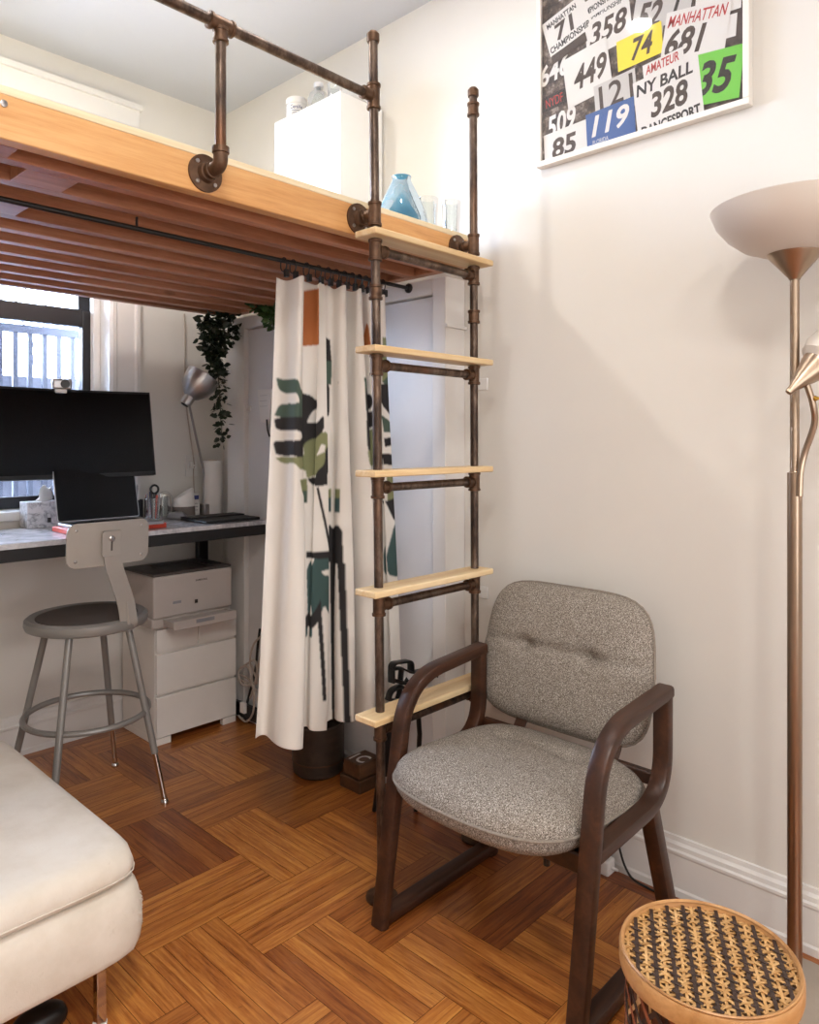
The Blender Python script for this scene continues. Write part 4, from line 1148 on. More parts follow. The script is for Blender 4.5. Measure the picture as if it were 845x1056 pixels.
# paper towel roll
pt = Vector((1.968, 3.215, DZ))
PT = thing('paper_towel_roll', 'white paper towel roll standing at the desk corner', 'paper towel roll', pt)
b = MB(); b.lathe([(0.02, 0.001), (0.047, 0.001), (0.048, 0.004), (0.048, 0.262), (0.047, 0.265), (0.02, 0.265)], pt, n=36); b.build('roll', 'paper', PT)
b = MB(); b.lathe([(0.016, 0.2655), (0.02, 0.2655), (0.02, 0.268), (0.016, 0.268)], pt, n=20); b.build('core', plain('card_core', hexc('A98A66'), 0.8), PT)
# laptop sleeve
s1, s2, s3, s4 = onZ(206, 533.5, DZ + .004), onZ(243, 539.5, DZ + .004), onZ(276, 534, DZ + .004), onZ(240, 528.5, DZ + .004)
SL = thing('laptop_sleeve', 'thin black laptop sleeve lying flat at the desk right end', 'laptop sleeve', (s1.x, s1.y, DZ))
sx0, sx1, sy0, sy1 = 1.705, 1.985, 2.835, 3.06
MB().box(sx0, sx1, sy0, sy1, DZ + 0.0005, DZ + 0.013).build('pocket', 'blackmat', SL, bevel=0.005, seg=3)
MB().box(sx0, sx1, sy0 + 0.125, sy1 + 0.0, DZ + 0.0135, DZ + 0.019).build('flap', 'blackmat', SL, bevel=0.0025)
ms = onZ(186, 535.5, DZ)
b = MB(); b.pillow(Matrix.Translation((ms.x, ms.y + 0.03, DZ + 0.002)) @ Matrix.Rotation(radians(20), 4, 'Z'), 0.032, 0.055, 0.032, 0.0015, 2.4, 16, 2.4); 
MS = thing('computer_mouse', 'grey computer mouse on the marble beside the speaker', 'mouse', (ms.x, ms.y + 0.03, DZ))
b.build('shell', 'greyplastic', MS, angle=180)
MB().cyl((ms.x - 0.003, ms.y + 0.056, DZ + 0.031), (ms.x + 0.003, ms.y + 0.056, DZ + 0.031), 0.006, 10).build('scroll_wheel', 'black', MS)

# wall outlet and cord behind the lamp
ol = onY(197, 480, YB)
OL_ = thing('wall_outlet', 'white wall outlet above the desk behind the gooseneck', 'outlet', (ol.x, YB, ol.z - 0.05))
MB().box(ol.x - 0.033, ol.x + 0.033, YB - 0.006, YB, ol.z - 0.055, ol.z + 0.055).build('plate', 'trim', OL_, bevel=0.002)
MB().box(ol.x - 0.015, ol.x + 0.015, YB - 0.03, YB - 0.006, ol.z - 0.015, ol.z + 0.02).build('plug', 'white', OL_, bevel=0.003)
b = MB(); a0 = onY(190, 326, YB - 0.008); a1 = onY(195, 375, YB - 0.008)
b.tube(bez([(a0.x, YB - 0.01, LB + 0.03), (a0.x + .004, YB - 0.01, 1.8), (a1.x - 0.02, YB - 0.01, 1.55), (ol.x, YB - 0.033, ol.z + 0.005)], 10), 0.0035, 8)
tag(b.build('wall_cable', 'cord_w'), 'thin pale cord running down the back wall to the outlet', 'cord')
b = MB(); a2 = Vector((ol.x + 0.02, YB - 0.01, ol.z - 0.06)); b.tube(bez([(ol.x, YB - 0.033, ol.z - 0.005), (ol.x + 0.005, YB - 0.016, ol.z - 0.07), (ol.x + 0.035, YB - 0.012, DZ - 0.2), (ol.x + 0.03, YB - 0.03, 0.55)], 8), 0.003, 8)
tag(b.build('hanging_cable', 'cord_w'), 'pale cord dropping from the outlet behind the desk', 'cord')

# ivy
def ivy(name, label, strands, seed, leafmat):
    rr = random.Random(seed); o = strands[0][0]
    T = thing(name, label, 'plant', o)
    st, lf = MB(), MB()
    for pts, dens, size in [(s_[0:-2], s_[-2], s_[-1]) for s_ in strands]:
        cur = bez(pts, 14); st.tube(cur, 0.0016, 5)
        for p in cur:
            for k in range(dens):
                if rr.random() < 0.25: continue
                a = rr.uniform(0, 2 * pi); el = rr.uniform(-0.9, 0.35)
                d = Vector((cos(a) * cos(el), sin(a) * cos(el), sin(el))); sz = size * rr.uniform(0.6, 1.15)
                base = p + Vector((rr.uniform(-1, 1), rr.uniform(-1, 1), rr.uniform(-1, 1))) * size * 0.6 + d * sz * 0.35
                sd = d.cross(Vector((rr.uniform(-1, 1), rr.uniform(-1, 1), rr.uniform(-1, 1)))).normalized(); nn = d.cross(sd)
                w = sz * 0.36
                vs = [base, base + d * sz * .3 + sd * w, base + d * sz * .65 + sd * w * .8, base + d * sz, base + d * sz * .65 - sd * w * .8, base + d * sz * .3 - sd * w, base + d * sz * .35 + nn * sz * -.08, base + d * sz * .68 + nn * sz * -.08]
                lf.add(vs, [(0, 1, 6), (0, 6, 5), (1, 2, 7, 6), (6, 7, 4, 5), (2, 3, 7), (7, 3, 4)])
    st.build('stem', 'stem', T); f = lf.build('foliage', leafmat, T); f['kind'] = 'stuff'
ZI = LB - 0.002
ix = onY(226, 326, 3.16); 
def ip(u, v, Y=3.04): return onY(u, v, Y)
ivy('trailing_ivy', 'dark trailing ivy hanging from the loft corner above the desk', [
    (ip(221, 326), ip(217, 350), ip(224, 380), ip(227, 420), ip(229, 455), 3, 0.036),
    (ip(216, 326), ip(213, 345), ip(220, 365), ip(224, 385), 6, 0.040),
    (ip(228, 326), ip(231, 345), ip(226, 370), ip(226, 400), ip(228, 430), 3, 0.036),
    (ip(236, 326), ip(240, 340), ip(238, 350), 3, 0.036),
    (ip(224, 328), ip(222, 340), ip(226, 352), 7, 0.040)], 8, 'leaf')
ivy('leafy_vine', 'short green vine tucked under the loft beside the curtain', [
    (onX(262, 313, 1.96), onX(272, 314, 1.96), onX(281, 322, 1.96), 4, 0.035), (onX(268, 313, 1.95), onX(277, 318, 1.95), onX(281, 330, 1.95), 5, 0.035), (onX(276, 311, 1.95), onX(282, 325, 1.95), onX(284, 332, 1.95), 4, 0.035)], 21, 'leaf2')

# paper pouch on the closet door
pc0 = onX(266, 402, CX + 0.014); pc1 = onX(280, 437, CX + 0.014)
PO = thing('hanging_pouch', 'small white clear pouch hung on the closet door by the curtain', 'pouch', (CX, pc0.y, pc1.z))
b = MB(); yy0, yy1 = pc0.y, pc1.y
b.prism([(0, 0), (1, -0.02), (0.86, -1), (0.22, -0.94)], (CX + 0.012, yy0, pc0.z), (0, yy1 - yy0, 0), (0, 0, pc0.z - pc1.z), (0.009, 0, 0)); b.build('pouch_front', 'white', PO, bevel=0.002)
b = MB(); b.tube(bez([(CX + 0.010, yy1 + 0.03, pc1.z + 0.02), (CX + 0.008, yy1 + 0.02, pc1.z - 0.03), (CX + 0.012, yy1 + 0.01, pc1.z - 0.06)]), 0.004, 6); b.build('black_strap', 'black', PO)
b = MB()
for k in range(3): b.box(CX + 0.0105, CX + 0.0125, min(yy0, yy1) + 0.03, max(yy0, yy1) - 0.02, pc0.z - 0.03 - 0.025 * k, pc0.z - 0.028 - 0.025 * k)
b.build('fold_line', 'papergrey', PO)

# cables on the floor by the drawers
b = MB(); q = lambda u, v, Y=3.18: onY(u, v, Y)
rr = random.Random(9)
CB = [[(271, 655), (262, 664), (258, 680), (259, 700), (262, 715), (261, 735), (254, 744), (246, 738)],
      [(253, 686), (262, 681), (265, 690), (262, 705), (250, 706), (246, 694), (249, 688)],
      [(247, 690), (254, 687), (259, 694), (261, 707), (264, 712)],
      [(246, 700), (252, 703), (259, 706), (265, 704), (266, 690), (270, 672)],
      [(248, 696), (256, 700), (262, 708), (258, 720)], [(250, 688), (258, 684), (264, 698), (268, 706)]]
XL_, XH_ = 1.975, 1.992
def cpt(u, v, k, i):
    p = onX(u, v, 1.966 + 0.004 * k)
    p.z = max(p.z, 0.008); return p
for k, pl in enumerate(CB):
    b.tube(bez([cpt(u, v, k, i) for i, (u, v) in enumerate(pl)], 8), 0.0048, 8)
tag(b.build('cable_bundle', 'cord_w'), 'tangled loops of white cable beside the drawer chest', 'cables')
p = onX(254.5, 724, 1.985)
PS = thing('power_strip', 'black power strip with white plug against the closet by the drawers', 'power strip', (1.985, p.y, 0))
MB().box(1.975, 1.998, p.y - 0.10, p.y + 0.10, 0.02, 0.085).build('strip', 'black', PS, bevel=0.004)
MB().box(1.958, 1.9745, p.y - 0.018, p.y + 0.018, 0.05, 0.10).build('plug', 'white', PS, bevel=0.003)
b = MB(); b.tube(bez([(1.985, p.y, 0.085), (1.99, p.y - 0.06, 0.25), (1.985, p.y - 0.09, 0.38), (1.99, p.y - 0.1, 0.46)], 8), 0.006, 8); b.build('strip_cable', 'black', PS)

# pot under the curtain, wood block, folded stand
pp = Vector((1.893, 2.305, 0))
PO2 = thing('plant_pot', 'dark brown round pot standing on the floor behind the curtain', 'pot', pp)
b = MB(); b.lathe([(0, 0.0), (0.088, 0.0), (0.100, 0.012), (0.1045, 0.05), (0.1045, 0.20), (0.100, 0.205), (0.094, 0.20), (0.094, 0.06), (0, 0.055)], pp, n=40, caps=False); b.build('pot_body', 'pot', PO2)
b = MB(); b.lathe([(0.105, 0.055), (0.1058, 0.058), (0.105, 0.061)], pp, n=40); b.build('groove_band', 'darkbox', PO2)
b = MB(); b.lathe([(0, 0.17), (0.093, 0.165)], pp, n=30, caps=False); b.build('soil', plain('soil', hexc('2A1D14'), 0.95, 0, 0.4, 60, 0.6, 90), PO2)
WB = thing('wooden_block', 'dark stained wooden block lettered in white on the floor behind the ladder', 'block', (1.93, 2.09, 0))
b = MB(); b.box(1.868, 1.992, 2.03, 2.145, 0.0, 0.048); b.build('lower_board', 'darkbox', WB, bevel=0.004)
b = MB(); b.box(1.878, 1.992, 2.04, 2.135, 0.0485, 0.105); b.build('upper_block', 'darkbox', WB, bevel=0.004)
b = MB(); b.text('1C', (1.925, 2.088, 0.1056), Vector((0.1, -1, 0)).normalized(), Vector((1, 0.1, 0)).normalized(), 0.06, 0.02, fit=(0.07, 0.065)); b.build('lettering', 'paper', WB, smooth=False)

FS = thing('folding_stand', 'black folded stand with straps and buckle leaning behind the ladder', 'folding stand', (1.84, 1.80, 0))
g_ = lambda u, v, Y: onY(u, v, Y)
b = MB(); f0 = onZ(384, 838, 0.0); b.tube([f0 + Vector((0.01, 0, 0.004)), g_(392, 790, 1.84), g_(400, 745, 1.80)], 0.008, 8); b.build('leg', 'black', FS)
b = MB(); b.tube([Vector((1.93, 1.80, 0.0)), g_(433, 757, 1.79), g_(430, 715, 1.77)], 0.009, 8); b.build('leg', 'black', FS)
b = MB(); b.sweep([g_(398, 800, 1.82), g_(401, 762, 1.80), g_(406, 735, 1.78)], (0.8, -0.5, 0.05), 0.05, 0.012); b.build('flat_panel', 'black', FS)
b = MB(); b.sweep(fillet([g_(404, 704, 1.76), g_(404, 684, 1.76), g_(424, 681, 1.76), g_(424, 693, 1.76)], 0.02, 6), (0, 1, 0), 0.03, 0.008); b.build('top_handle', 'black', FS)
b = MB(); b.sweep(bez([g_(404, 690, 1.755), g_(414, 689, 1.75), g_(424, 693, 1.75), g_(438, 691, 1.755), g_(447, 692, 1.76), g_(452, 702, 1.77)], 6), (0, 1, 0.2), 0.022, 0.006); b.build('strap', 'black', FS)
b = MB(); b.sweep(bez([g_(400, 722, 1.765), g_(404, 712, 1.755), g_(414, 708, 1.75), g_(420, 714, 1.755), g_(412, 722, 1.76), g_(404, 722, 1.765)], 6), (0.2, 1, 0), 0.028, 0.010); b.build('strap', 'black', FS)
b = MB(); b.sweep([g_(404, 701, 1.76), g_(416, 704, 1.75), g_(428, 709, 1.76)], (0.1, 1, 0), 0.02, 0.012); b.build('buckle', 'black', FS)
b = MB(); b.prism([(0, 0), (0.055, 0.012), (0.045, 0.045), (0.008, 0.03)], g_(411, 706, 1.765), (1, 0, 0), (0, 0, 1), (0, 0.006, 0)); b.build('white_patch', 'white', FS, bevel=0.002)
b = MB(); b.tube([g_(406, 735, 1.78), g_(412, 715, 1.77), g_(414, 690, 1.765)], 0.010, 8); b.tube([g_(430, 715, 1.77), g_(418, 700, 1.765)], 0.008, 8); b.build('frame_tube', 'black', FS)

# ------------------------------------------------------------------ on the loft
LZ = LT + 0.0205
WCB = thing('white_cabinet', 'white box cabinet standing on the loft against the wall', 'cabinet', (1.99, 2.36, LZ))
MB().box(1.889, XR - 0.006, 2.15, 2.575, LZ, 2.688).build('body', 'cabinet', WCB, bevel=0.002)
MB().box(1.876, 1.888, 2.148, 2.577, LZ + 0.004, 2.689).build('cabinet_door', 'cabinet', WCB, bevel=0.0015)
CZT = 2.6905
def jar():
    p = Vector((1.935, 2.50, CZT))
    J = thing('cream_jar', 'white round cream tub with blue lettering on the cabinet', 'jar', p)
    MB().lathe([(0, 0), (0.040, 0), (0.042, 0.004), (0.042, 0.066), (0, 0.066)], p, n=32, caps=False).build('tub', 'white', J)
    MB().lathe([(0.0435, 0.0665), (0.0445, 0.069), (0.0445, 0.088), (0.042, 0.092), (0, 0.092)], p, n=32, caps=False).build('jar_lid', 'white', J)
    # lettering on the side facing the room
    b = MB(); d = Vector((-0.64, -0.77, 0)); ax = Vector((0.77, -0.64, 0))
    b.text('CeraVe', p + Vector((0, 0, 0.048)), (1, 0, 0), (0, 0, 1), 0.02, 0.01, fit=(0.052, 0.017))
    for k, (z_, w_) in enumerate(((0.030, 0.044), (0.021, 0.040), (0.013, 0.036))):
        n_ = 10
        o = len(b.v)
        for i in range(n_ + 1):
            x = -w_ / 2 + w_ * i / n_; b.v += [p + Vector((x, 0, z_)), p + Vector((x, 0, z_ + 0.0025))]
        for i in range(n_): b.face((o + 2 * i, o + 2 * i + 2, o + 2 * i + 3, o + 2 * i + 1))
    for i, v in enumerate(b.v):                     # wrap round the tub
        r = v - p; th = r.x / 0.0425
        b.v[i] = p + d * (0.0426 * cos(th)) + ax * (0.0426 * sin(th)) + Vector((0, 0, r.z))
    b.build('lettering', 'navy', J, smooth=False)
jar()
p = Vector((1.94, 2.36, CZT))
B1 = thing('plastic_bottle', 'clear rounded plastic bottle on the cabinet beside the tub', 'bottle', p)
MB().lathe([(0, 0.001), (0.04, 0.001), (0.045, 0.01), (0.045, 0.05), (0.035, 0.075), (0.018, 0.085), (0.018, 0.10), (0.016, 0.10), (0.016, 0.084), (0.033, 0.073), (0.043, 0.05), (0.043, 0.012), (0, 0.004)], p, n=28, caps=False).build('bottle_body', 'glass', B1)
MB().lathe([(0.0185, 0.098), (0.02, 0.10), (0.02, 0.118), (0, 0.12)], p, n=20, caps=False).build('bottle_cap', plain('translucent_cap', hexc('DADADD'), 0.3), B1)
p = Vector((1.93, 2.245, CZT))
B2 = thing('glass_cup', 'small clear glass cup on the cabinet near its front edge', 'glass', p)
MB().lathe([(0, 0.001), (0.025, 0.001), (0.032, 0.07), (0.030, 0.07), (0.024, 0.005), (0, 0.004)], p, n=24, caps=False).build('cup_body', 'glass', B2)
# blue vase and glasses near the loft edge
vz = Vector((1.805, 1.75, LZ))
VA = thing('blue_vase', 'blue glass bell-shaped vase near the loft edge', 'vase', vz)
MB().lathe([(0, 0.002), (0.080, 0.002), (0.089, 0.012), (0.091, 0.035), (0.083, 0.065), (0.067, 0.105), (0.050, 0.14), (0.036, 0.167), (0.031, 0.18), (0.033, 0.188), (0.031, 0.189), (0.028, 0.18), (0.033, 0.166), (0.047, 0.138), (0.064, 0.103), (0.080, 0.065), (0.088, 0.036), (0.086, 0.014), (0, 0.006)], vz, n=44, caps=False).build('vase_body', 'blueglass', VA)
MB().lathe([(0.0305, 0.187), (0.0325, 0.186), (0.0335, 0.188), (0.0325, 0.190), (0.0305, 0.187)], vz, n=32, caps=False).build('vase_rim', plain('blue_rim', hexc('5E93AC'), 0.15), VA)
MB().lathe([(0, 0.007), (0.085, 0.014), (0.087, 0.038), (0, 0.038)], vz, n=36, caps=False).build('sand_fill', plain('sand', hexc('D8C7A0'), 0.9, 0, 0.15, 200), VA)
for i, (x, y, r, h, lab) in enumerate(((1.935, 1.745, 0.036, 0.145, 'tall clear glass tumbler standing next to the blue vase'), (1.972, 1.668, 0.034, 0.125, 'clear glass tumbler nearest the right ladder post'))):
    T = thing('tumbler', lab, 'glass', (x, y, LZ), 'clear tumblers on the loft edge')
    MB().lathe([(0, 0.001), (r * .8, 0.001), (r, h), (r - .003, h), (r * .8 - .002, 0.012), (0, 0.012)], (x, y, LZ), n=28, caps=False).build('tumbler_wall', 'glass', T)

# ------------------------------------------------------------------ framed collage of number bibs
PXF = XR - 0.03
yl_, yr_ = onX(553, 173, PXF).y, onX(773, 107, PXF).y
zb_ = onX(553, 173, PXF).z; zt_ = 2.955
PF = thing('framed_picture', 'white framed collage of dance number bibs on the right wall', 'picture', (XR, (yl_ + yr_) / 2, zb_))
fw = 0.018
for nm, bx in (('frame_side', (yl_ - fw, yl_, zb_ + fw, zt_ - fw)), ('frame_side', (yr_, yr_ + fw, zb_ + fw, zt_ - fw)), ('frame_bottom', (yr_, yl_, zb_, zb_ + fw)), ('frame_top', (yr_, yl_, zt_ - fw, zt_))):
    MB().box(PXF, XR - 0.001, bx[0], bx[1], bx[2], bx[3]).build(nm, 'frame_w', PF, bevel=0.002)
XB = XR - 0.020
def darkpaper():
    m, nt, b = new_mat('dark_collage_paper')
    n = noise(nt, coords(nt, rand=False), 34, 4, 0.7)
    link(nt, ramp(nt, n, [(0.42, hexc('2E2623')), (0.56, hexc('5A4C44')), (0.66, hexc('8E827A'))]), b.inputs['Base Color'])
    b.inputs['Roughness'].default_value = 0.7
    return m
M['collage'] = darkpaper()
MB().box(XB, XR - 0.002, yr_ + fw * .5, yl_ - fw * .5, zb_ + fw * .5, zt_ - fw * .5).build('backing', 'collage', PF)
lo_y, hi_y, lo_z, hi_z = yr_ + fw, yl_ - fw, zb_ + fw, zt_ - fw
nb = [0]
def clip_poly(vs, y0, y1, z0, z1):
    def cut(ps, f):
        out = []
        for i in range(len(ps)):
            a, c = ps[i - 1], ps[i]; fa, fc = f(a), f(c)
            if (fa >= 0) != (fc >= 0): t_ = fa / (fa - fc); out.append(a + (c - a) * t_)
            if fc >= 0: out.append(c)
        return out
    for f in (lambda p: p.y - y0, lambda p: y1 - p.y, lambda p: p.z - z0, lambda p: z1 - p.z):
        vs = cut(vs, f)
        if len(vs) < 3: return []
    return vs
def bib(cx, cy, w, h, tilt, bg, lines, label):
    """cx, cy: where its middle sits; w, h in metres; lines: (text, dx, dy, width, height, ink, bold, shear)"""
    nb[0] += 1
    c = onX(545 + cx / 3.52, cy / 3.52, XB); c.x = XB - 0.00025 * nb[0]
    a = radians(tilt); ax = Vector((0, -cos(a), sin(a))); ay = Vector((0, sin(a), cos(a)))
    b = MB()
    def put(vs):
        vs = clip_poly(vs, lo_y, hi_y, lo_z, hi_z)
        if vs: b.add(vs, [tuple(range(len(vs)))])
    put([c + ax * p + ay * q for p, q in ((-w/2, -h/2), (w/2, -h/2), (w/2, h/2), (-w/2, h/2))])
    inks = []
    for (tx, dx, dy, tw, th, ink, bold, shear) in lines:
        if ink not in inks: inks.append(ink)
        tb = MB(); tb.text(tx, c + ax * dx + ay * dy, ax, ay, 1, bold, shear, fit=(tw, th), lift=(-0.00015, 0, 0))
        b.use(1 + inks.index(ink))
        for f in tb.f:
            put([tb.v[i] for i in f])
    o = b.build('number_bib', [bg] + inks, PF, smooth=False)
    o['label'] = label
k = 1 / 1150.0
def L(t, dx, dy, w, h, ink='inkbrown', bold=0.03, shear=0.0): return (t, dx * k, dy * k, w * k, h * k, ink, bold, shear)
bib(95, 265, .15, .15, 9, 'collage', [L('646', 0, 10, 130, 80, 'paper', .025, .25)], 'dark bib reading 646')
bib(95, 365, .10, .05, 6, 'ink', [L('NYDF', 0, 0, 75, 34, 'red', .0)], 'black bib reading NYDF in red')
bib(120, 445, .19, .11, 8, 'collage', [L('509', 0, 0, 130, 88, 'paper', .025, .25)], 'dark bib reading 509')
bib(140, 525, .17, .115, 3, 'paper', [L('85', -12, 0, 105, 78, 'inkbrown', .03, .1)], 'white bib reading 85')
bib(440, 55, .105, .15, -10, 'papergrey', [L('52', 0, 0, 90, 90, 'inkbrown', .03, .2)], 'grey bib reading 52')
bib(690, 10, .13, .07, -4, 'paper', [], 'plain white bib at the top')
bib(540, 20, .09, .10, -10, 'papergrey', [L('1', 0, 0, 24, 70, 'ink', .03, .2)], 'grey bib reading 1')
bib(735, 100, .07, .085, -4, 'inkbrown', [L('1', 2, 4, 34, 72, 'paper', .05, 0)], 'brown bib reading 1 in white')
bib(290, 100, .155, .14, 6, 'paper', [L('CHAMPIONSHIP', -10, 70, 150, 20, 'ink', .02), L('358', 0, 0, 155, 84, 'inkbrown', .025, .3)], 'white bib reading 358')
bib(250, 15, .15, .06, 12, 'paper', [L('CHAMPIONSHIP', -15, -6, 150, 24, 'ink', .03)], 'white bib with CHAMPIONSHIP heading')
bib(140, 95, .16, .125, 16, 'paper', [L('MANHATTAN', -10, 48, 130, 22, 'ink', .03), L('71', -8, 0, 82, 66, 'inkbrown', .03, .1), L('CHAMPIONSHIP', 0, -50, 172, 26, 'ink', .03)], 'white bib reading MANHATTAN 71 CHAMPIONSHIP')
bib(150, 178, .13, .03, 14, 'inkbrown', [], 'dark strip of paper')
bib(405, 172, .145, .095, 4, 'yellow', [L('74', 10, 0, 84, 78, 'inkbrown', .025, .3)], 'yellow bib reading 74')
bib(605, 130, .19, .165, -9, 'paper', [L('MANHATTAN', 0, 62, 200, 38, 'red', .015, .25), L('681', -30, -10, 135, 92, 'inkbrown', .03, .2)], 'white bib reading MANHATTAN 681')
bib(215, 268, .16, .165, 8, 'paper', [L('449', 14, 0, 140, 92, 'inkbrown', .025, .3)], 'white bib reading 449')
bib(318, 348, .14, .115, 5, 'papergrey', [L('121', 4, 12, 132, 88, 'inkbrown', .012, 0), L('DANCESPORT', 0, -52, 110, 10, 'inkbrown', .0)], 'grey bib reading 121')
bib(492, 236, .125, .05, 6, 'paper', [L('AMATEUR', -4, 6, 118, 32, 'red', .02, .2)], 'white bib reading AMATEUR')
bib(688, 278, .135, .145, -6, 'green', [L('35', -6, 0, 125, 112, 'ink', .03, .25)], 'green bib reading 35')
bib(300, 452, .165, .115, 3, 'blue', [L('119', 0, 12, 150, 78, 'paper', .025, .25), L('FLORIDA', -40, -46, 62, 16, 'paper', .0)], 'blue bib reading 119 FLORIDA')
bib(508, 362, .20, .186, 6, 'paper', [L('NY BALL', -6, 72, 200, 42, 'ink', .03, .15), L('328', 5, 0, 135, 86, 'inkbrown', .03, .2), L('DANCESPORT', 2, -76, 205, 36, 'ink', .04, 0)], 'white bib reading NY BALL 328 DANCESPORT')
for (cx, cy, w_, t_, bg) in ((200, -130, .2, 10, 'paper'), (480, -150, .2, -8, 'papergrey'), (680, -150, .15, 5, 'paper')):
    bib(cx, cy, w_, .14, t_, bg, [], 'plain bib at the top of the collage')
MB().box(XB - 0.0085, XB - 0.0075, yr_ + fw * .6, yl_ - fw * .6, zb_ + fw * .6, zt_ - fw * .6).build('glazing', 'picglass', PF, smooth=False)

# ------------------------------------------------------------------ floor lamp
lp = Vector((1.905, 0.538, 0))
FL = thing('floor_lamp', 'bronze floor lamp with glass bowl and reading arm by the wall', 'floor lamp', lp)
MB().lathe([(0, 0), (0.135, 0), (0.138, 0.006), (0.134, 0.018), (0.06, 0.026), (0.03, 0.036), (0, 0.034)], lp, n=48, caps=False).build('lamp_base', plain('lamp_base_metal', hexc('B9AFA3'), 0.42, 0.7, 0.05), FL)
b = MB(); b.lathe([(0.0165, 0.03), (0.0165, 1.255), (0.012, 1.256), (0.0105, 1.26), (0.0105, 1.735), (0, 1.736)], lp, n=24, caps=False); b.build('pole', 'lampmetal', FL)
b = MB(); b.lathe([(0.012, 1.715), (0.014, 1.72), (0.060, 1.775), (0.062, 1.782), (0.058, 1.784), (0, 1.78)], lp, n=36, caps=False); b.build('bowl_cup', 'lampmetal', FL)
prof = [(0.03, 1.776), (0.07, 1.779), (0.115, 1.797), (0.15, 1.825), (0.175, 1.857), (0.188, 1.890), (0.186, 1.892), (0.172, 1.860), (0.146, 1.829), (0.11, 1.802), (0.06, 1.784), (0.03, 1.782)]
MB().lathe(prof, lp, n=64, caps=False).build('bowl_shade', 'bowl', FL)
# reading arm
ra = lambda u, v, d: (lambda r_: Vector((r_[0] * d, r_[1] * d, CAMH + r_[2] * d)))(ray(u, v))
ZD = 1.915 * S_ + 0.538 * C_
arm = bez([(lp.x - 0.012, lp.y - 0.014, 1.20), (lp.x - 0.012, lp.y - 0.016, 1.255), ra(830, 468, ZD - 0.03), ra(840, 438, ZD - 0.05), ra(839, 418, ZD - 0.06), ra(833, 398, ZD - 0.06), ra(830, 391, ZD - 0.06)], 8)
MB().tube(arm, 0.0075, 10).build('reading_arm', 'lampmetal', FL)
tip = ra(813, 405, ZD - 0.06); far = ra(856, 364, ZD - 0.05); ax_ = (far - tip).normalized()
MB().lathe([(0, -0.003), (0.007, 0.0), (0.009, 0.01), (0.009, 0.014), (0.035, 0.09), (0.037, 0.098), (0, 0.098)], tip, ax_, 28, caps=False).build('reading_shade', 'lampmetal', FL)
MB().lathe([(0.034, 0.098), (0.05, 0.11), (0.058, 0.135), (0.056, 0.17), (0.06, 0.19), (0.057, 0.19), (0.053, 0.17), (0.055, 0.135), (0.047, 0.112), (0.03, 0.10)], tip, ax_, 32, caps=False).build('reading_glass', 'bowl', FL)
b = MB(); b.lathe([(0.006, 0), (0.007, 0.004), (0.003, 0.012)], ra(839, 411, ZD - 0.064), (0.3, -1, 0), 10); b.build('switch_knob', plain('brass', hexc('B58A3A'), 0.3, 1.0), FL)

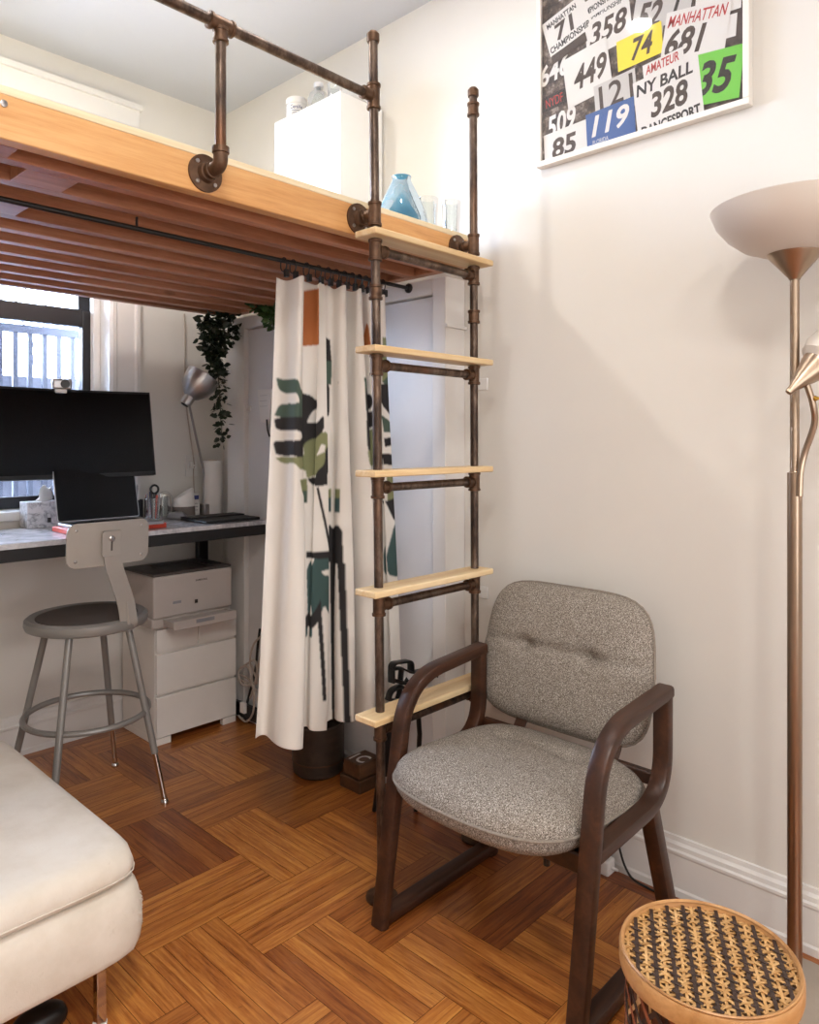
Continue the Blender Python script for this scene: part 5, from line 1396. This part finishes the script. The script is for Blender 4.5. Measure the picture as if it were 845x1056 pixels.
# ------------------------------------------------------------------ bamboo basket
def basket():
    c = Vector((1.338, 0.522, 0)); R, Hh = 0.150, 0.40
    B = thing('bamboo_basket', 'round lidded bamboo basket woven in light and dark strips', 'basket', c)
    MB().lathe([(R - 0.012, 0.004), (R - 0.012, Hh - 0.03)], c, n=48, caps=False).build('lining', plain('basket_lining', hexc('6A3E26'), 0.8, 0, 0.3, 20), B)
    hoop = MB().lathe([(R - 0.006, 0), (R + 0.002, 0), (R + 0.002, 0.022), (R - 0.006, 0.022)], c, n=64).build('base_hoop', 'bamboo_rim', B)
    # body weave: diagonal strips both ways plus uprights
    lt, dk, rd = MB(), MB(), MB()
    n = 26
    for k in range(n):
        for sgn, off in ((1, 0.0), (-1, 0.0022)):
            a0 = 2 * pi * (k + 0.5 * off * 0) / n; pts = []; nr = []
            for i in range(15):
                t_ = i / 14; a = a0 + sgn * t_ * 2.0; z = 0.01 + t_ * (Hh - 0.045)
                rr_ = R - 0.007 + off + 0.0012 * sin(i * 2.2 + k)
                pts.append(c + Vector((rr_ * cos(a), rr_ * sin(a), z))); nr.append(Vector((cos(a), sin(a), 0)))
            tgt = (dk if k % 2 == 0 else (lt if sgn > 0 else rd))
            tgt.strip(pts, lambda i, nr=nr: nr[i], 0.0075, 0.0012)
    for k in range(n):
        a = 2 * pi * (k + 0.5) / n; nn = Vector((cos(a), sin(a), 0))
        (lt if k % 3 else dk).strip([c + nn * (R - 0.0105) + Vector((0, 0, z)) for z in (0.01, 0.2, Hh - 0.03)], nn, 0.006, 0.0012)
    lt.build('light_weave', 'bamboo', B); dk.build('dark_weave', 'bamboo_dark', B); rd.build('reddish_weave', 'bamboo_red', B)
    # lid
    lid = MB().lathe([(R - 0.010, Hh - 0.035), (R + 0.004, Hh - 0.035), (R + 0.006, Hh - 0.028), (R + 0.006, Hh - 0.004), (R + 0.004, Hh), (R - 0.001, Hh), (R - 0.002, Hh - 0.006), (R - 0.004, Hh - 0.010)], c, n=72, caps=False).build('lid', 'bamboo_rim', B)
    b = MB(); b.lathe([(R + 0.001, Hh), (R + 0.004, Hh + 0.003), (R + 0.002, Hh + 0.005), (R - 0.003, Hh + 0.002), (R + 0.001, Hh)], c, n=72, caps=False); b.build('lid_binding', 'bamboo_rim', lid)
    MB().lathe([(0, Hh - 0.014), (R - 0.008, Hh - 0.014)], c, n=48, caps=False).build('lid_board', plain('lid_back', hexc('7A5A3C'), 0.8, 0, 0.2, 30), lid)
    D0 = Vector((0.881, 0.473, 0)).normalized()                       # dark strips run this way
    def rotz(v, a): return Vector((v.x * cos(a) - v.y * sin(a), v.x * sin(a) + v.y * cos(a), 0))
    def chords(mb, d, gap, w, z, amp, phase, a=1.0, shift=0.0):
        e = Vector((-d.y, d.x, 0)); r = R - 0.003; m = int(r / gap) + 1
        for i in range(-m, m + 1):
            o = (i + shift) * gap
            if abs(o) > r - 0.004: continue
            h_ = sqrt(r * r - o * o); N = max(6, int(2 * h_ / 0.008)); pts = []
            for q_ in range(N + 1):
                s_ = -h_ + 2 * h_ * q_ / N
                pts.append(c + e * o + d * s_ + Vector((0, 0, z + amp * sin(2 * pi * s_ / (gap * 2 * a) + pi * i + phase))))
            mb.strip(pts, (0, 0, 1), w, 0.0008)
    l1, l2, d1 = MB(), MB(), MB()
    g = 0.0155
    chords(l1, rotz(D0, radians(60)), g, 0.0056, Hh - 0.0075, 0.0016, 0)
    chords(l2, rotz(D0, radians(-60)), g, 0.0056, Hh - 0.0070, 0.0016, 1.6)
    chords(d1, D0, g * 2, 0.0068, Hh - 0.0046, 0.0005, 0.6)
    chords(l1, D0, g * 2, 0.0050, Hh - 0.0075, 0.0012, 0.6, 1.0, 0.5)
    # short dark ties crossing every dark strip
    e = Vector((-D0.y, D0.x, 0)); r = R - 0.010
    for i in range(-6, 7):
        o = i * g * 2
        if abs(o) > r: continue
        h_ = sqrt(r * r - o * o); s_ = -h_ + 0.012
        s_ = math.ceil(-h_ / 0.0217) * 0.0217 + (0.0108 if i % 2 else 0)
        while s_ < h_ - 0.006:
            for an in (62,):
                dd = rotz(D0, radians(an)); p_ = c + e * o + D0 * s_ + Vector((0, 0, Hh - 0.0040))
                if (p_ - c).xy.length < r - 0.008: d1.strip([p_ - dd * 0.0095, p_, p_ + dd * 0.0095], (0, 0, 1), 0.0056, 0.0008)
            s_ += 0.0217
    l1.build('light_lid_weave', 'bamboo', lid); l2.build('pale_lid_weave', 'bamboo', lid); d1.build('dark_lid_weave', 'bamboo_dark', lid)
basket()

# cord and plug by the right baseboard
p = onX(640, 893, 2.06)
b = MB(); q_ = onX(636, 868, 2.085)
b.tube(bez([(2.083, q_.y, 0.19), (2.078, q_.y - 0.005, 0.12), (2.07, q_.y - 0.04, 0.03), (2.065, q_.y - 0.10, 0.005), (2.06, q_.y - 0.3, 0.005), (2.02, 0.72, 0.005), (1.96, 0.66, 0.005)], 8), 0.0035, 8)
tag(b.build('floor_cable', 'cord_b'), 'black cord running down the baseboard behind the armchair', 'cord')
ad = onX(627, 896, 2.05)
AD = thing('power_adapter', 'white power adapter on the floor by the right baseboard', 'adapter', (2.055, ad.y + 0.02, 0))
MB().box(2.035, 2.08, ad.y - 0.01, ad.y + 0.05, 0.0, 0.045).build('adapter_body', 'white', AD, bevel=0.006, seg=3)
MB().lathe([(0.006, 0), (0.004, 0.02)], (2.057, ad.y - 0.01, 0.022), (0, -1, 0), 10).build('strain_relief', 'white', AD)

# ------------------------------------------------------------------ light
w = bpy.data.worlds.new('World'); SC.world = w; w.use_nodes = True
bg = w.node_tree.nodes['Background']; bg.inputs[0].default_value = (0.76, 0.86, 1.0, 1); bg.inputs[1].default_value = 62.0

def lamp(name, loc, power, size, color=(1, 0.93, 0.84), shape='DISK', rot=(0, 0, 0), spread=None):
    l = bpy.data.lights.new(name, 'AREA'); l.energy = power; l.shape = shape; l.size = size; l.color = color
    if spread: l.spread = spread
    o = bpy.data.objects.new(name, l); COL.objects.link(o); o.location = loc; o.rotation_euler = rot
    return o
W_ = (1, 0.955, 0.90)
lamp('ceiling_light_a', (1.36, 1.37, ZC - 0.01), 5.5, 0.085, W_)
lamp('ceiling_light_b', (0.75, 2.50, ZC - 0.01), 17, 0.14, W_)
lamp('ceiling_light_c', (0.1, 0.2, ZC - 0.01), 24, 0.3, W_)
lamp('ceiling_light_d', (-0.2, -0.9, ZC - 0.01), 26, 0.3, W_)
rear_fill_ = lamp('rear_fill_light', (0.5, YR + 0.02, 1.35), 25, 1.3, (0.97, 0.98, 1.0), 'RECTANGLE', (radians(90), 0, radians(0)))  # added fill at the rear wall, no window there; brightens under the loft
rear_fill_.data.size_y = 1.5
p_ = lamp('window_portal', ((WX0 + WX1) / 2, 3.57, (WZ0 + WZ1) / 2), 1, 1.1, rot=(radians(-90), 0, 0), shape='RECTANGLE')
p_.data.size = WX1 - WX0; p_.data.size_y = WZ1 - WZ0; p_.data.cycles.is_portal = True

# ------------------------------------------------------------------ camera and view
cam = bpy.data.cameras.new('Camera'); co = bpy.data.objects.new('Camera', cam); COL.objects.link(co)
co.location = (0, 0, CAMH); co.rotation_euler = (radians(90), 0, -YAW)
cam.sensor_fit = 'HORIZONTAL'; cam.sensor_width = 36; cam.lens = FPX / 845 * 36
cam.shift_x = 0.0; cam.shift_y = -(528 - CV) / 845
cam.clip_start = 0.02
SC.camera = co
SC.view_settings.view_transform = 'Standard'; SC.view_settings.look = 'None'
SC.view_settings.exposure = 0.1; SC.view_settings.gamma = 1.0; SC.view_settings.use_curve_mapping = False
SC.cycles.max_bounces = 8; SC.cycles.diffuse_bounces = 5; SC.cycles.transparent_max_bounces = 16
